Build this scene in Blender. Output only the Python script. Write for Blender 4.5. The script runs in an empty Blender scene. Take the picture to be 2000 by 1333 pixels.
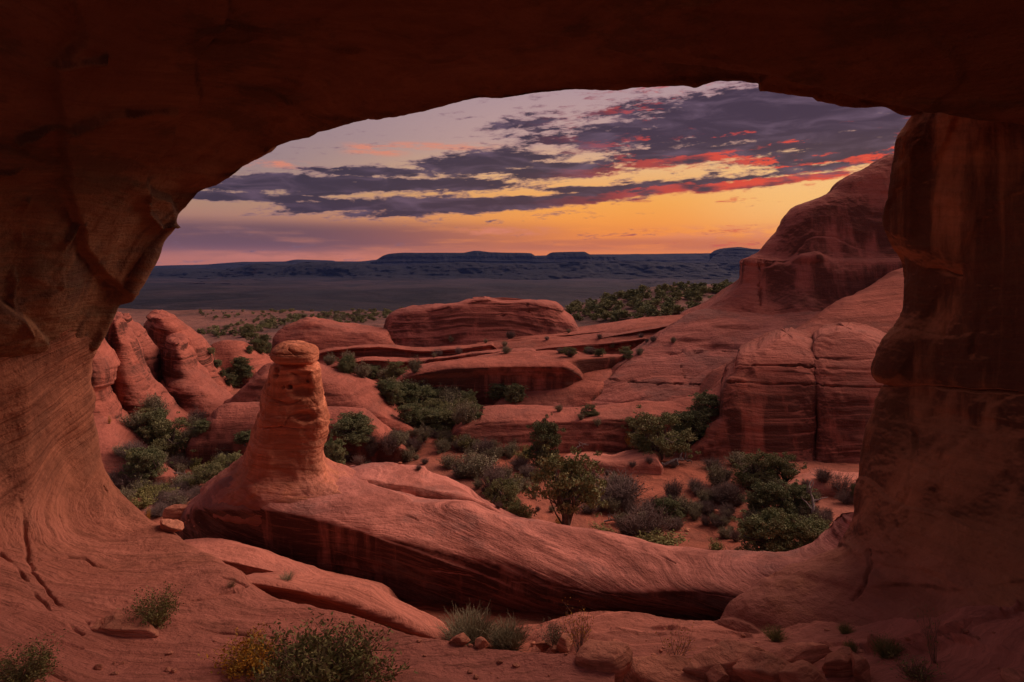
import bpy, math, random
import numpy as np
from mathutils import Vector
rnd = random.Random(7)
scene = bpy.context.scene
COL = scene.collection
F = 1333.0; CZ = 14.5            # focal length in photo pixels, eye height above the valley floor

# ------------------------------------------------------------------ camera
cam_d = bpy.data.cameras.new("camera"); cam = bpy.data.objects.new("camera", cam_d); COL.objects.link(cam)
cam.location = (0, 0, CZ); cam.rotation_euler = (math.radians(90), 0, 0)
cam_d.sensor_width = 36; cam_d.lens = 36 * F / 2000; cam_d.shift_y = -(666.5 - 520) / 2000
cam_d.clip_start = 0.1; cam_d.clip_end = 40000
scene.camera = cam
scene.view_settings.view_transform = 'Standard'; scene.view_settings.look = 'None'
scene.view_settings.gamma = 1; scene.view_settings.exposure = 0.0
scene.cycles.max_bounces = 6; scene.cycles.diffuse_bounces = 5; scene.cycles.volume_bounces = 0

# ------------------------------------------------------------------ node helper
class NT:
    def __init__(s, tree): s.t = tree; s.n = tree.nodes; s.l = tree.links
    def new(s, typ, **kw):
        n = s.n.new(typ)
        for k, v in kw.items(): setattr(n, k, v)
        return n
    def put(s, sock, v):
        if v is None: return
        if isinstance(v, bpy.types.NodeSocket): s.l.new(v, sock)
        else: sock.default_value = v
    def m(s, op, a, b=None, c=None, clamp=False):
        n = s.new('ShaderNodeMath', operation=op); n.use_clamp = clamp
        s.put(n.inputs[0], a); s.put(n.inputs[1], b); s.put(n.inputs[2], c)
        return n.outputs[0]
    def ss(s, x, a, b):
        n = s.new('ShaderNodeMapRange', interpolation_type='SMOOTHSTEP')
        s.put(n.inputs[0], x); s.put(n.inputs[1], a); s.put(n.inputs[2], b)
        return n.outputs[0]
    def mix(s, f, a, b, mode='MIX'):
        n = s.new('ShaderNodeMix', data_type='RGBA', blend_type=mode)
        s.put(n.inputs[0], f)
        for i, v in ((6, a), (7, b)):
            if isinstance(v, tuple) and len(v) == 3: v = (*v, 1)
            s.put(n.inputs[i], v)
        return n.outputs[2]
    def vec(s, x, y, z):
        n = s.new('ShaderNodeCombineXYZ'); s.put(n.inputs[0], x); s.put(n.inputs[1], y); s.put(n.inputs[2], z)
        return n.outputs[0]
    def noise(s, v, scale=1, detail=4, rough=.55, dist=0):
        n = s.new('ShaderNodeTexNoise'); s.put(n.inputs['Vector'], v)
        n.inputs['Scale'].default_value = scale; n.inputs['Detail'].default_value = detail
        n.inputs['Roughness'].default_value = rough; n.inputs['Distortion'].default_value = dist
        return n.outputs[0]
    def ramp(s, f, stops):
        n = s.new('ShaderNodeValToRGB'); cr = n.color_ramp
        while len(cr.elements) < len(stops): cr.elements.new(.5)
        for e, (p, c) in zip(cr.elements, stops):
            e.position = p; e.color = (*c, 1) if len(c) == 3 else c
        s.put(n.inputs[0], f)
        return n.outputs[0]
    def scale3(s, v, sc):
        n = s.new('ShaderNodeVectorMath', operation='MULTIPLY'); s.put(n.inputs[0], v); n.inputs[1].default_value = sc
        return n.outputs[0]

def srgb(r, g, b):
    f = lambda c: (c / 255 / 12.92) if c / 255 <= .04045 else ((c / 255 + .055) / 1.055) ** 2.4
    return (f(r), f(g), f(b))

# ------------------------------------------------------------------ world: dusk sky with clouds
SUN_AZ = math.radians(58); SUN_EL = math.radians(38)
world = bpy.data.worlds.new("World"); scene.world = world; world.use_nodes = True
w = NT(world.node_tree); w.n.clear()
tc = w.new('ShaderNodeTexCoord'); sp = w.new('ShaderNodeSeparateXYZ'); w.l.new(tc.outputs['Generated'], sp.inputs[0])
dx, dy, dz = sp.outputs
az = w.m('ARCTAN2', dx, dy)                       # 0 straight ahead, + to the right
hyp = w.m('SQRT', w.m('ADD', w.m('MULTIPLY', dx, dx), w.m('MULTIPLY', dy, dy)))
el = w.m('ARCTAN2', dz, hyp)
def A(px): return math.atan((px - 1000) / F)
def E(px, py): return math.atan((520 - py) / math.hypot(F, px - 1000))
ele = w.m('DIVIDE', el, 1.5708, clamp=True)
left = w.ramp(ele, [(0, srgb(205, 120, 88)), (.03, srgb(176, 116, 100)), (.065, srgb(178, 142, 116)), (.09, srgb(152, 128, 132)), (.17, srgb(148, 128, 140)), (.35, srgb(122, 104, 114)), (1, srgb(98, 82, 96))])
right = w.ramp(ele, [(0, srgb(255, 134, 38)), (.03, srgb(255, 150, 50)), (.06, srgb(250, 170, 76)), (.088, srgb(236, 182, 124)), (.115, srgb(196, 158, 148)), (.17, srgb(172, 144, 152)), (.35, srgb(124, 104, 114)), (1, srgb(98, 82, 96))])
fr = w.m('MULTIPLY', w.ss(az, -.42, .12), w.m('SUBTRACT', 1, w.ss(az, .9, 1.8)))
sky = w.mix(fr, left, right)
def cloud_density(elv):
    # streaky noise in sky space; stretched along the horizon
    v = w.vec(w.m('MULTIPLY', az, 11), w.m('MULTIPLY', w.m('SUBTRACT', elv, w.m('MULTIPLY', az, .07)), 72), 3.3)
    n1 = w.noise(v, 1.0, 9, .66, .25)
    v2 = w.vec(w.m('MULTIPLY', az, 40), w.m('MULTIPLY', elv, 130), 8.1)
    n2 = w.noise(v2, 1.0, 5, .68, .2)
    cov = None
    for px, py, rx, ry, sl, st in BL:
        a0, e0 = A(px), E(px, py)
        u = w.m('DIVIDE', w.m('SUBTRACT', az, a0), rx / F)
        q = w.m('SUBTRACT', w.m('SUBTRACT', elv, e0), w.m('MULTIPLY', w.m('SUBTRACT', az, a0), sl))
        v_ = w.m('DIVIDE', q, ry / F)
        r2 = w.m('ADD', w.m('MULTIPLY', u, u), w.m('MULTIPLY', v_, v_))
        g = w.m('MULTIPLY', w.m('EXPONENT', w.m('MULTIPLY', r2, -1)), st)
        cov = g if cov is None else w.m('MAXIMUM', cov, g)
    s_ = w.m('ADD', w.m('MULTIPLY', cov, .66), w.m('ADD', w.m('MULTIPLY', w.m('SUBTRACT', n1, .5), 1.15), w.m('MULTIPLY', w.m('SUBTRACT', n2, .5), .75)))
    return w.ss(s_, .11, .36)
BL = [(1520, 235, 330, 72, -.02, 1.0), (1350, 300, 190, 26, .08, .9), (1180, 265, 160, 30, .05, .75), (1050, 245, 90, 20, 0, .62),
      (940, 318, 150, 24, .10, 1.05), (1090, 336, 120, 17, .05, 1.05), (640, 362, 250, 19, .02, 1.0), (740, 335, 130, 12, .02, .8), (880, 362, 160, 14, .0, .95),
      (700, 402, 170, 16, .05, .95), (960, 400, 280, 15, .06, 1.1), (1250, 372, 230, 13, .09, 1.05), (1500, 356, 170, 8, .08, .9),
      (470, 385, 150, 10, .0, .85), (1130, 372, 80, 9, .0, .7), (1640, 300, 160, 40, .05, .9)]
d0 = cloud_density(el)
d1 = cloud_density(w.m('SUBTRACT', el, .012))
redn = w.noise(w.vec(w.m('MULTIPLY', az, 14), w.m('MULTIPLY', el, 60), 11), 1, 4, .6)
redz = w.m('MULTIPLY', w.m('MULTIPLY', w.ss(az, .0, .36), w.ss(w.m('SUBTRACT', 1, d1), .0, .7)), w.ss(redn, .32, .55))
ccol = w.mix(w.ss(d0, .35, 1), w.mix(w.ss(az, -.3, .4), srgb(138, 104, 116), srgb(140, 92, 104)), w.mix(w.ss(az, -.3, .5), srgb(50, 40, 58), srgb(56, 40, 60)))
ccol = w.mix(w.ss(w.noise(w.vec(w.m('MULTIPLY', az, 13), w.m('MULTIPLY', el, 60), 1), 1, 4, .55, .6), .42, .78), ccol, srgb(100, 78, 98))
ccol = w.mix(w.m('MULTIPLY', redz, 1.0), ccol, srgb(222, 66, 46))
# low soft mauve veil and small lit puffs
vn = w.noise(w.vec(w.m('MULTIPLY', az, 6), w.m('MULTIPLY', el, 60), 0), 1, 5, .55)
def gauss(px, py, rx, ry, st):
    u = w.m('DIVIDE', w.m('SUBTRACT', az, A(px)), rx / F); v_ = w.m('DIVIDE', w.m('SUBTRACT', el, E(px, py)), ry / F)
    return w.m('MULTIPLY', w.m('EXPONENT', w.m('MULTIPLY', w.m('ADD', w.m('POWER', w.m('ABSOLUTE', u), 4), w.m('POWER', w.m('ABSOLUTE', v_), 4)), -1)), st)
veil = w.m('MAXIMUM', gauss(480, 462, 600, 30, 1.0), gauss(1200, 478, 330, 13, .8))
veil = w.m('MULTIPLY', veil, w.ss(vn, .22, .52))
sky = w.mix(gauss(1740, 350, 300, 85, .6), sky, srgb(255, 206, 136))
sky = w.mix(w.m('MULTIPLY', veil, .82), sky, w.mix(w.ss(az, -.35, .25), srgb(92, 68, 80), srgb(196, 104, 72)))
puff = None
for g in [(735, 292, 55, 12, .8), (850, 286, 110, 7, .7), (535, 321, 60, 7, .8), (1480, 455, 200, 14, .5), (990, 452, 90, 8, .8), (620, 500, 200, 8, .5)]:
    gg = gauss(*g); puff = gg if puff is None else w.m('MAXIMUM', puff, gg)
pn = w.noise(w.vec(w.m('MULTIPLY', az, 24), w.m('MULTIPLY', el, 110), 5), 1, 4, .6)
sky = w.mix(w.m('MULTIPLY', puff, w.ss(pn, .38, .6)), sky, srgb(226, 134, 104))
sky = w.mix(w.m('MULTIPLY', w.m('POWER', d0, .8), .95), sky, ccol)
# below the horizon: dull red earth
sky = w.mix(w.ss(el, -.02, 0), srgb(70, 40, 38), sky)
st = w.new('ShaderNodeTexSky', sky_type='NISHITA'); st.sun_disc = False
st.sun_elevation = math.radians(2); st.sun_rotation = SUN_AZ
bg1 = w.new('ShaderNodeBackground'); w.l.new(sky, bg1.inputs[0]); bg1.inputs[1].default_value = 1.0
bg2 = w.new('ShaderNodeBackground'); w.l.new(st.outputs[0], bg2.inputs[0]); bg2.inputs[1].default_value = 0.002
ad = w.new('ShaderNodeAddShader'); w.l.new(bg1.outputs[0], ad.inputs[0]); w.l.new(bg2.outputs[0], ad.inputs[1])
wo = w.new('ShaderNodeOutputWorld'); w.l.new(ad.outputs[0], wo.inputs[0])

# ------------------------------------------------------------------ the afterglow: one wide, soft sun
sl = bpy.data.lights.new("sun", 'SUN'); sl.energy = 3.7; sl.angle = math.radians(48); sl.color = (1.0, .67, .54)
so = bpy.data.objects.new("sun", sl); COL.objects.link(so)
dirv = Vector((math.sin(SUN_AZ) * math.cos(SUN_EL), math.cos(SUN_AZ) * math.cos(SUN_EL), math.sin(SUN_EL)))
so.rotation_euler = dirv.to_track_quat('Z', 'Y').to_euler(); so.location = (60, 60, 90)

# ------------------------------------------------------------------ numpy tools
def vnoise(P, seed=0):
    P = np.asarray(P, float); I = np.floor(P).astype(np.int64); f = P - I; f = f * f * f * (f * (f * 6 - 15) + 10)
    def h(i, j, k):
        n = (i * 374761393 + j * 668265263 + k * 2147483647 + seed * 1274126177) & 0xffffffff
        n = ((n ^ (n >> 13)) * 1274126177) & 0xffffffff
        n = ((n ^ (n >> 16)) * 2246822519) & 0xffffffff
        return (n ^ (n >> 15)).astype(float) / 4294967295.0 * 2 - 1
    i, j, k = I[..., 0], I[..., 1], I[..., 2]; x, y, z = f[..., 0], f[..., 1], f[..., 2]
    L = lambda a, b, t: a + (b - a) * t
    return L(L(L(h(i, j, k), h(i+1, j, k), x), L(h(i, j+1, k), h(i+1, j+1, k), x), y),
             L(L(h(i, j, k+1), h(i+1, j, k+1), x), L(h(i, j+1, k+1), h(i+1, j+1, k+1), x), y), z)
def fbm(P, octs=4, seed=0, gain=.5):
    P = np.asarray(P, float); a = 1; s = 0; t = 0
    for o in range(octs):
        s = s + a * vnoise(P * 2 ** o + o * 17.3, seed + o); t += a; a *= gain
    return s / t
def sstep(x, a, b):
    t = np.clip((x - a) / (b - a), 0, 1); return t * t * (3 - 2 * t)
def layer(t, seed):
    i = np.floor(t).astype(np.int64); f = t - i
    r = lambda k: vnoise(np.stack([k * 7.31 + .5, k * 0 + seed * 3.7, k * 0 + .5], -1).astype(float), seed)
    wv = sstep(f, .72, 1); return r(i) * (1 - wv) + r(i + 1) * wv - 1.3 * np.clip(r(i + 57), 0, 1) * np.exp(-((f - .86) / .07) ** 2)
def pchip(x, Y, xi):
    x = np.asarray(x, float); Y = np.asarray(Y, float); n = len(x)
    if n == 2:
        t = ((xi - x[0]) / (x[1] - x[0])).reshape((-1,) + (1,) * (Y.ndim - 1)); return Y[0] * (1 - t) + Y[1] * t
    h = np.diff(x).reshape((-1,) + (1,) * (Y.ndim - 1)); d = np.diff(Y, axis=0) / h
    m = np.zeros_like(Y)
    a, b = d[:-1], d[1:]; w1 = 2 * h[1:] + h[:-1]; w2 = h[1:] + 2 * h[:-1]
    ok = (a * b) > 0
    with np.errstate(all='ignore'):
        mm = (w1 + w2) / (w1 / np.where(ok, a, 1) + w2 / np.where(ok, b, 1))
    m[1:-1] = np.where(ok, mm, 0); m[0] = d[0]; m[-1] = d[-1]
    k = np.clip(np.searchsorted(x, xi, side='right') - 1, 0, n - 2)
    hh = (x[k+1] - x[k]); t = (xi - x[k]) / hh
    sh = (-1,) + (1,) * (Y.ndim - 1); t = t.reshape(sh); hh = hh.reshape(sh)
    return (Y[k] * (2*t**3 - 3*t**2 + 1) + m[k] * hh * (t**3 - 2*t**2 + t) + Y[k+1] * (-2*t**3 + 3*t**2) + m[k+1] * hh * (t**3 - t**2))
def Wp(px, py, D):
    px, py, D = np.broadcast_arrays(np.asarray(px, float), np.asarray(py, float), np.asarray(D, float))
    return np.stack([(px - 1000) / F * D, D, CZ - (py - 520) / F * D], -1)
def proj(P):
    D = np.maximum(P[..., 1], .5); return 1000 + P[..., 0] / D * F, 520 - (P[..., 2] - CZ) / D * F
def parse(s): return np.array([[float(c) for c in q.split(',')] for q in s.split()])

def prop(o, label=None, cat=None, group=None, kind=None):
    if label: o['label'] = label
    if cat: o['category'] = cat
    if group: o['group'] = group
    if kind: o['kind'] = kind
    return o
def mesh_np(name, V, faces, mat, parent=None, smooth=True, origin=None):
    """faces: (n,k) int array with constant k"""
    V = np.asarray(V, float).reshape(-1, 3)
    if origin is not None: V = V - np.asarray(origin)
    faces = np.asarray(faces, np.int32); k = faces.shape[1]
    me = bpy.data.meshes.new(name)
    me.vertices.add(len(V)); me.vertices.foreach_set('co', V.astype(np.float32).ravel())
    me.loops.add(faces.size); me.loops.foreach_set('vertex_index', faces.ravel())
    me.polygons.add(len(faces)); me.polygons.foreach_set('loop_start', np.arange(0, faces.size, k, dtype=np.int32))
    me.polygons.foreach_set('loop_total', np.full(len(faces), k, np.int32))
    me.polygons.foreach_set('use_smooth', np.full(len(faces), smooth, bool))
    me.update(calc_edges=True)
    me.materials.append(mat)
    o = bpy.data.objects.new(name, me); COL.objects.link(o)
    if parent is not None: o.parent = parent
    if origin is not None and parent is None: o.location = origin
    return o
def empty(name, loc):
    o = bpy.data.objects.new(name, None); COL.objects.link(o); o.location = loc; o.empty_display_size = .2; return o

def grid_normals(G, wrap=False):
    if wrap:
        du = np.roll(G, -1, 1) - np.roll(G, 1, 1)
    else:
        du = np.gradient(G, axis=1)
    dv = np.gradient(G, axis=0)
    n = np.cross(du, dv); l = np.linalg.norm(n, axis=-1, keepdims=True)
    return n / np.maximum(l, 1e-9)
def seg_dist(qx, qy, poly):
    best = np.full(qx.shape, 1e9); 
    for (ax, ay), (bx, by) in zip(poly[:-1], poly[1:]):
        vx, vy = bx - ax, by - ay; L2 = vx*vx + vy*vy
        t = np.clip(((qx - ax) * vx + (qy - ay) * vy) / L2, 0, 1)
        best = np.minimum(best, np.hypot(qx - ax - t * vx, qy - ay - t * vy))
    return best
def weather(G, lump=(.3, .25), strata=None, rough=(.05, 1.2), cracks=(), dents=(), seed=1, tilt=(0, 0), wrap=False, facing=None, sign=1, streak=None, joints=()):
    """push a grid of points in and out: big lumps, bedding ledges, fine roughness, cracks and hollows"""
    N = grid_normals(G, wrap) * sign
    d = np.zeros(G.shape[:2])
    if lump: d += lump[0] * fbm(G * lump[1], 4, seed)
    if strata:
        amp, th = strata
        wz = G[..., 2] + tilt[0] * G[..., 0] + tilt[1] * G[..., 1] + fbm(G * .07, 2, seed + 9) * th * 2.0 + fbm(G * np.array([.25, .25, .8]), 3, seed + 11) * th * .22
        mod = .45 + .8 * sstep(fbm(G * .35, 3, seed + 13), -.4, .5)
        flat = (1 - .85 * np.abs(N[..., 2]) ** 1.5) * .75
        d += amp * mod * flat * (layer(wz / th, seed + 3) + .45 * layer(wz / (th * .31), seed + 4))
    for nx, ny, nz, th, amp in joints:      # flat spalled faces between joints
        q = (G[..., 0] * nx + G[..., 1] * ny + G[..., 2] * nz) / th + fbm(G * .25, 3, seed + 61) * .5
        i_ = np.floor(q); f_ = q - i_; r_ = lambda k: vnoise(np.stack([k * 5.7 + .5, k * 0 + seed * 1.9 + nx * 9, k * 0 + .5], -1), seed)
        wv = sstep(f_, .93, 1); d += amp * (r_(i_) * (1 - wv) + r_(i_ + 1) * wv)
    if streak:      # grooves running down the rock
        d += streak[0] * fbm(G * np.array([streak[1], streak[1], streak[1] * .12]), 3, seed + 21)
    if rough: d += rough[0] * fbm(G * rough[1], 5, seed + 5, .6)
    if cracks or dents:
        qx, qy = proj(G)
        wob = fbm(G * 1.5, 4, seed + 31, .65) * 9
        fm = 1 if facing is None else facing
        for poly, wd, dp in cracks:
            d -= fm * dp * .75 * np.clip(.65 + 1.3 * vnoise(G * 1.1, seed + 77), .12, 1.2) * np.exp(-(seg_dist(qx + wob, qy + wob * .6, parse(poly)) / (wd * .55)) ** 2)
        for cx, cy, rx, ry, dp in dents:
            d -= fm * dp * np.exp(-(((qx - cx) / rx) ** 2 + ((qy - cy) / ry) ** 2) ** 2)
    return G + N * d[..., None]
def grid_mesh(name, G, mat, parent=None, wrap=False, origin=None, flip=False):
    nv, nu = G.shape[:2]
    idx = np.arange(nv * nu).reshape(nv, nu)
    if wrap: idx = np.concatenate([idx, idx[:, :1]], 1)
    a, b, c, d = idx[:-1, :-1], idx[:-1, 1:], idx[1:, 1:], idx[1:, :-1]
    f = np.stack([a, b, c, d], -1).reshape(-1, 4)
    if flip: f = f[:, ::-1]
    return mesh_np(name, G, f, mat, parent, True, origin)
def row_pts(row, us, axis):
    pts = parse(row[0]); D = row[1]; n = len(pts)
    if axis == 'x': u = pts[:, 0].copy()
    elif axis == 'y': u = pts[:, 1].copy()
    else: u = np.concatenate([[0], np.cumsum(np.hypot(*np.diff(pts, axis=0).T))])
    u = (u - u[0]) / (u[-1] - u[0])
    D = np.atleast_1d(np.asarray(D, float)); Du = np.interp(u, np.linspace(0, 1, len(D)), D) if len(D) != n else D
    q = pchip(u, np.stack([pts[:, 0], pts[:, 1], Du], -1), us)
    return Wp(q[:, 0], q[:, 1], q[:, 2])
def patch(rows, nu, nv, axis='x', vs=None):
    us = np.linspace(0, 1, nu)
    R = np.stack([r if isinstance(r, np.ndarray) else row_pts(r, us, axis) for r in rows])
    if vs is None:
        seg = np.linalg.norm(np.diff(R, axis=0), axis=-1).mean(1) ** .5 + .02
        vs = np.concatenate([[0], np.cumsum(seg)])
    return pchip(vs, R, np.linspace(vs[0], vs[-1], nv))
def ledge(name, rows, mat, label, cat, nu=240, nv=120, back=6, zmin=-1.5, cap=1.5, axis='x', group=None, parent=None, **kw):
    """rock mass whose visible lines are given from its foot to its crest; it is closed behind and at both ends"""
    us = np.linspace(0, 1, nu)
    R = [row_pts(r, us, axis) for r in rows]
    foot = R[0].copy(); foot[:, 1] -= .4; foot[:, 2] = np.minimum(foot[:, 2] - 1.5, zmin)
    C = R[-1]; H = np.maximum(C[:, 2:3] - zmin, .5)
    bk = [C + np.concatenate([np.zeros_like(H), np.full_like(H, back * k1), -H * k2], 1) for k1, k2 in ((.35, .06), (.8, .4), (1.0, 1.0))]
    G = patch([foot] + R + bk, nu, nv)
    ctr = (G[0] + G[-1])[[0, -1]] / 2
    k = 8; caps = []
    for side in (0, -1):
        sec = G[:, side]; c = ctr[0 if side == 0 else -1]; cols = []
        for i in range(1, k + 1):
            t = i / k * math.pi / 2; q = sec * math.cos(t) + c * (1 - math.cos(t))
            q = q + np.array([(-1 if side == 0 else 1) * cap * math.sin(t), 0, 0]); cols.append(q)
        caps.append(cols)
    G = np.stack([*caps[0][::-1], *[G[:, i] for i in range(nu)], *caps[1]], 1)
    G = weather(G, sign=1, **kw)
    cen = G.reshape(-1, 3).mean(0); cen[2] = 0
    o = grid_mesh(name, G, mat, parent, origin=None if parent else cen)
    if label: prop(o, label, cat, group)
    return o
def tower(name, prof, mat, label, cat, b=3, n=3.0, nu=200, nv=150, zmin=-1.5, group=None, parent=None, closed=True, org=None, yback=None, footin=1, **kw):
    """upright rock: (py, left px, right px, D of its front) per level from foot to top"""
    prof = sorted(prof, key=lambda q: -q[0]); P = np.array(prof, float)
    if P.shape[1] < 4: raise ValueError
    bb = np.atleast_1d(np.asarray(b, float)); bb = np.interp(np.linspace(0, 1, len(P)), np.linspace(0, 1, len(bb)), bb)
    Dm = P[:, 3] + bb
    zl = CZ - (P[:, 0] - 520) / F * Dm
    xl = (P[:, 1] - 1000) / F * Dm; xr = (P[:, 2] - 1000) / F * Dm
    t = np.concatenate([[0], np.cumsum(np.hypot(np.diff(zl), np.diff(xl) * .5))]); t /= t[-1]
    if t[-1] <= 0: raise ValueError
    tt = np.linspace(0, 1, nv)
    S = pchip(t, np.stack([xl, xr, Dm, zl, bb], -1), tt)
    fi = footin; S = np.concatenate([[[S[0, 0] - .5 * fi, S[0, 1] + .5 * fi, S[0, 2], zmin, S[0, 4] + .5 * fi]], S])
    # closing rings at the top
    last = S[-1]; top = []
    for s_ in (.93, .8, .6, .35, .1):
        c = (last[0] + last[1]) / 2; hw = (last[1] - last[0]) / 2
        top.append([c - hw * s_, c + hw * s_, last[2], last[3] + math.sqrt(1 - s_ * s_) * min(.3, hw * .14), last[4] * (.35 + .65 * s_) * s_ ** .3])
    S = np.concatenate([S, top])
    th = np.linspace(0, 2 * np.pi, nu, endpoint=False)
    cx = np.sign(np.cos(th)) * np.abs(np.cos(th)) ** (2 / n); sy = np.sign(np.sin(th)) * np.abs(np.sin(th)) ** (2 / n)
    hw = (S[:, 1] - S[:, 0]) / 2; c = (S[:, 0] + S[:, 1]) / 2
    ybk = S[:, 4] if yback is None else S[:, 4] * 0 + yback
    yy = np.where(sy[None] > 0, ybk[:, None] * sy[None], S[:, 4:5] * sy[None])
    G = np.stack([c[:, None] + hw[:, None] * cx[None], S[:, 2:3] + yy, np.repeat(S[:, 3:4], nu, 1)], -1)
    G[..., 0] *= (S[:, 2:3] + yy) / S[:, 2:3]
    facing = (sy < .1)[None].astype(float)
    G = weather(G, wrap=True, facing=facing, sign=1, **kw)
    mt = G[-4].mean(0); mt[2] = G[-4, :, 2].mean()
    for k_, q_ in ((-3, .66), (-2, .33), (-1, 0.02)): G[k_] = mt + (G[-4] - mt) * q_
    cen = np.array([c[0], S[0, 2], max(S[0, 3], zmin)]) if org is None else np.array(org)
    o = grid_mesh(name, G, mat, parent, wrap=True, origin=cen if parent is None else None)
    if parent is not None:
        pass
    if label: prop(o, label, cat, group)
    return o

# ------------------------------------------------------------------ materials
def rock_mat(name, c1, c2, c3, varnish=.5, s=1.0, bump=.5, patina=.5, vth=.50, lay=1.0, low=None, lowt=(0, 0), tilt=(0, 0), vcol=(.055, .022, .016), vscale=1.0, grain=1.0):
    m = bpy.data.materials.new(name); m.use_nodes = True; t = NT(m.node_tree); t.n.clear()
    geo = t.new('ShaderNodeNewGeometry'); P = geo.outputs['Position']
    sp = t.new('ShaderNodeSeparateXYZ'); t.l.new(P, sp.inputs[0])
    big = t.noise(P, .09 * s, 4, .5)
    med = t.noise(P, .7 * s, 6, .62)
    warp = t.noise(P, .09 * s, 2, .4)
    bed = t.m('ADD', t.m('ADD', sp.outputs[2], t.m('MULTIPLY', sp.outputs[0], tilt[0])), t.m('ADD', t.m('MULTIPLY', sp.outputs[1], tilt[1]), t.m('MULTIPLY', warp, 3.0 / s)))
    bv = t.vec(t.m('MULTIPLY', sp.outputs[0], .12), t.m('MULTIPLY', sp.outputs[1], .12), t.m('MULTIPLY', bed, 3.2))
    bands = t.noise(bv, 1.0 * s, 7, .68)
    k1 = tuple(min(.8, c * 1.12) for c in c1); k2 = tuple(c * .80 for c in c2); k3 = c3
    if lay < 1: k2 = tuple(a * (1 - lay) + b * lay for a, b in zip(k1, k2))
    if low:
        zf = t.ss(t.m('ADD', t.m('ADD', sp.outputs[2], t.m('MULTIPLY', t.m('SUBTRACT', sp.outputs[1], lowt[1]), lowt[0])), t.m('MULTIPLY', t.m('SUBTRACT', med, .5), 2)), low[0], low[1])
        k1 = t.mix(zf, low[2], k1); k2 = t.mix(zf, low[3], k2); k3 = t.mix(zf, low[4], k3)
    col = t.mix(t.ss(bands, .40, .60), k1, k2)
    col = t.mix(t.m('MULTIPLY', t.ss(big, .42, .66), .7), col, k3)
    col = t.mix(t.m('MULTIPLY', t.ss(med, .5, .72), .32), col, tuple(min(1, c * 1.35) for c in c1))
    sn = t.new('ShaderNodeSeparateXYZ'); t.l.new(geo.outputs['Normal'], sn.inputs[0])
    steep = t.m('SUBTRACT', 1, t.ss(t.m('ABSOLUTE', sn.outputs[2]), .25, .7))
    st = t.noise(t.scale3(P, (.9 * s * vscale, .9 * s * vscale, .09 * s * vscale)), 1, 6, .62, .3)
    pat = t.noise(P, .16 * s * vscale, 4, .6)
    v = t.m('MULTIPLY', t.ss(t.m('ADD', t.m('MULTIPLY', st, .62), t.m('MULTIPLY', pat, .5)), vth, vth + .12), t.m('ADD', t.m('MULTIPLY', steep, .85), .15))
    col = t.mix(t.m('MULTIPLY', v, varnish), col, vcol)
    pb = t.noise(t.vec(t.m('MULTIPLY', sp.outputs[0], .22), t.m('MULTIPLY', sp.outputs[1], .22), t.m('MULTIPLY', bed, .9)), 1.0 * s, 6, .72)
    col = t.mix(t.m('MULTIPLY', t.ss(pb, .50, .62), patina), col, (c1[0] * .42, c1[1] * .58, c1[2] * .66))
    fine = t.noise(P, 9 * s, 5, .75)
    fl = t.noise(t.vec(t.m('MULTIPLY', sp.outputs[0], .5), t.m('MULTIPLY', sp.outputs[1], .5), t.m('MULTIPLY', bed, 9)), s, 5, .7)
    pits = t.noise(P, 2.6 * s, 5, .65)
    col = t.mix(t.m('MULTIPLY', t.ss(fine, .52, .75), .35 * grain), col, tuple(c * .45 for c in c1))
    col = t.mix(t.m('MULTIPLY', t.ss(fl, .53, .62), .6 * lay), col, tuple(c * .5 for c in c1))
    hgt = t.m('ADD', t.m('MULTIPLY', fine, .14), t.m('ADD', t.m('MULTIPLY', fl, .5 * lay), t.m('MULTIPLY', pits, .34)))
    bp = t.new('ShaderNodeBump'); bp.inputs['Strength'].default_value = bump; bp.inputs['Distance'].default_value = .45 / s
    t.l.new(hgt, bp.inputs['Height'])
    b = t.new('ShaderNodeBsdfPrincipled'); t.put(b.inputs['Base Color'], col); b.inputs['Roughness'].default_value = .93
    b.inputs['Specular IOR Level'].default_value = .15; t.l.new(bp.outputs[0], b.inputs['Normal'])
    o = t.new('ShaderNodeOutputMaterial'); t.l.new(b.outputs[0], o.inputs[0])
    return m
def plain_mat(name, c1, c2, scale=4, rough=.85, bump=0, spec=.1, trans=0, rand=.25):
    m = bpy.data.materials.new(name); m.use_nodes = True; t = NT(m.node_tree); t.n.clear()
    geo = t.new('ShaderNodeNewGeometry'); n = t.noise(geo.outputs['Position'], scale, 4, .6)
    col = t.mix(t.ss(n, .35, .65), c1, c2)
    oi = t.new('ShaderNodeObjectInfo')
    hs = t.new('ShaderNodeHueSaturation'); t.put(hs.inputs['Value'], t.m('ADD', 1 - rand / 2, t.m('MULTIPLY', oi.outputs['Random'], rand))); t.l.new(col, hs.inputs['Color'])
    b = t.new('ShaderNodeBsdfPrincipled'); t.put(b.inputs['Base Color'], hs.outputs[0]); b.inputs['Roughness'].default_value = rough
    b.inputs['Specular IOR Level'].default_value = spec
    if bump:
        bp = t.new('ShaderNodeBump'); bp.inputs['Strength'].default_value = bump; bp.inputs['Distance'].default_value = .05
        t.l.new(t.noise(geo.outputs['Position'], scale * 6, 5, .65), bp.inputs['Height']); t.l.new(bp.outputs[0], b.inputs['Normal'])
    o = t.new('ShaderNodeOutputMaterial'); t.l.new(b.outputs[0], o.inputs[0])
    return m
FL = ((.56, .20, .135), (.42, .14, .092), (.50, .18, .13))
FN = ((.58, .215, .16), (.42, .14, .10), (.40, .155, .13))
M_arch = rock_mat('arch sandstone', (.235, .108, .054), (.16, .070, .034), (.20, .090, .048), varnish=.8, s=1, bump=.9, patina=.6, vth=.45, lay=.4)  # albedo lowered so part of the roof's shade is in the colour
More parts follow.
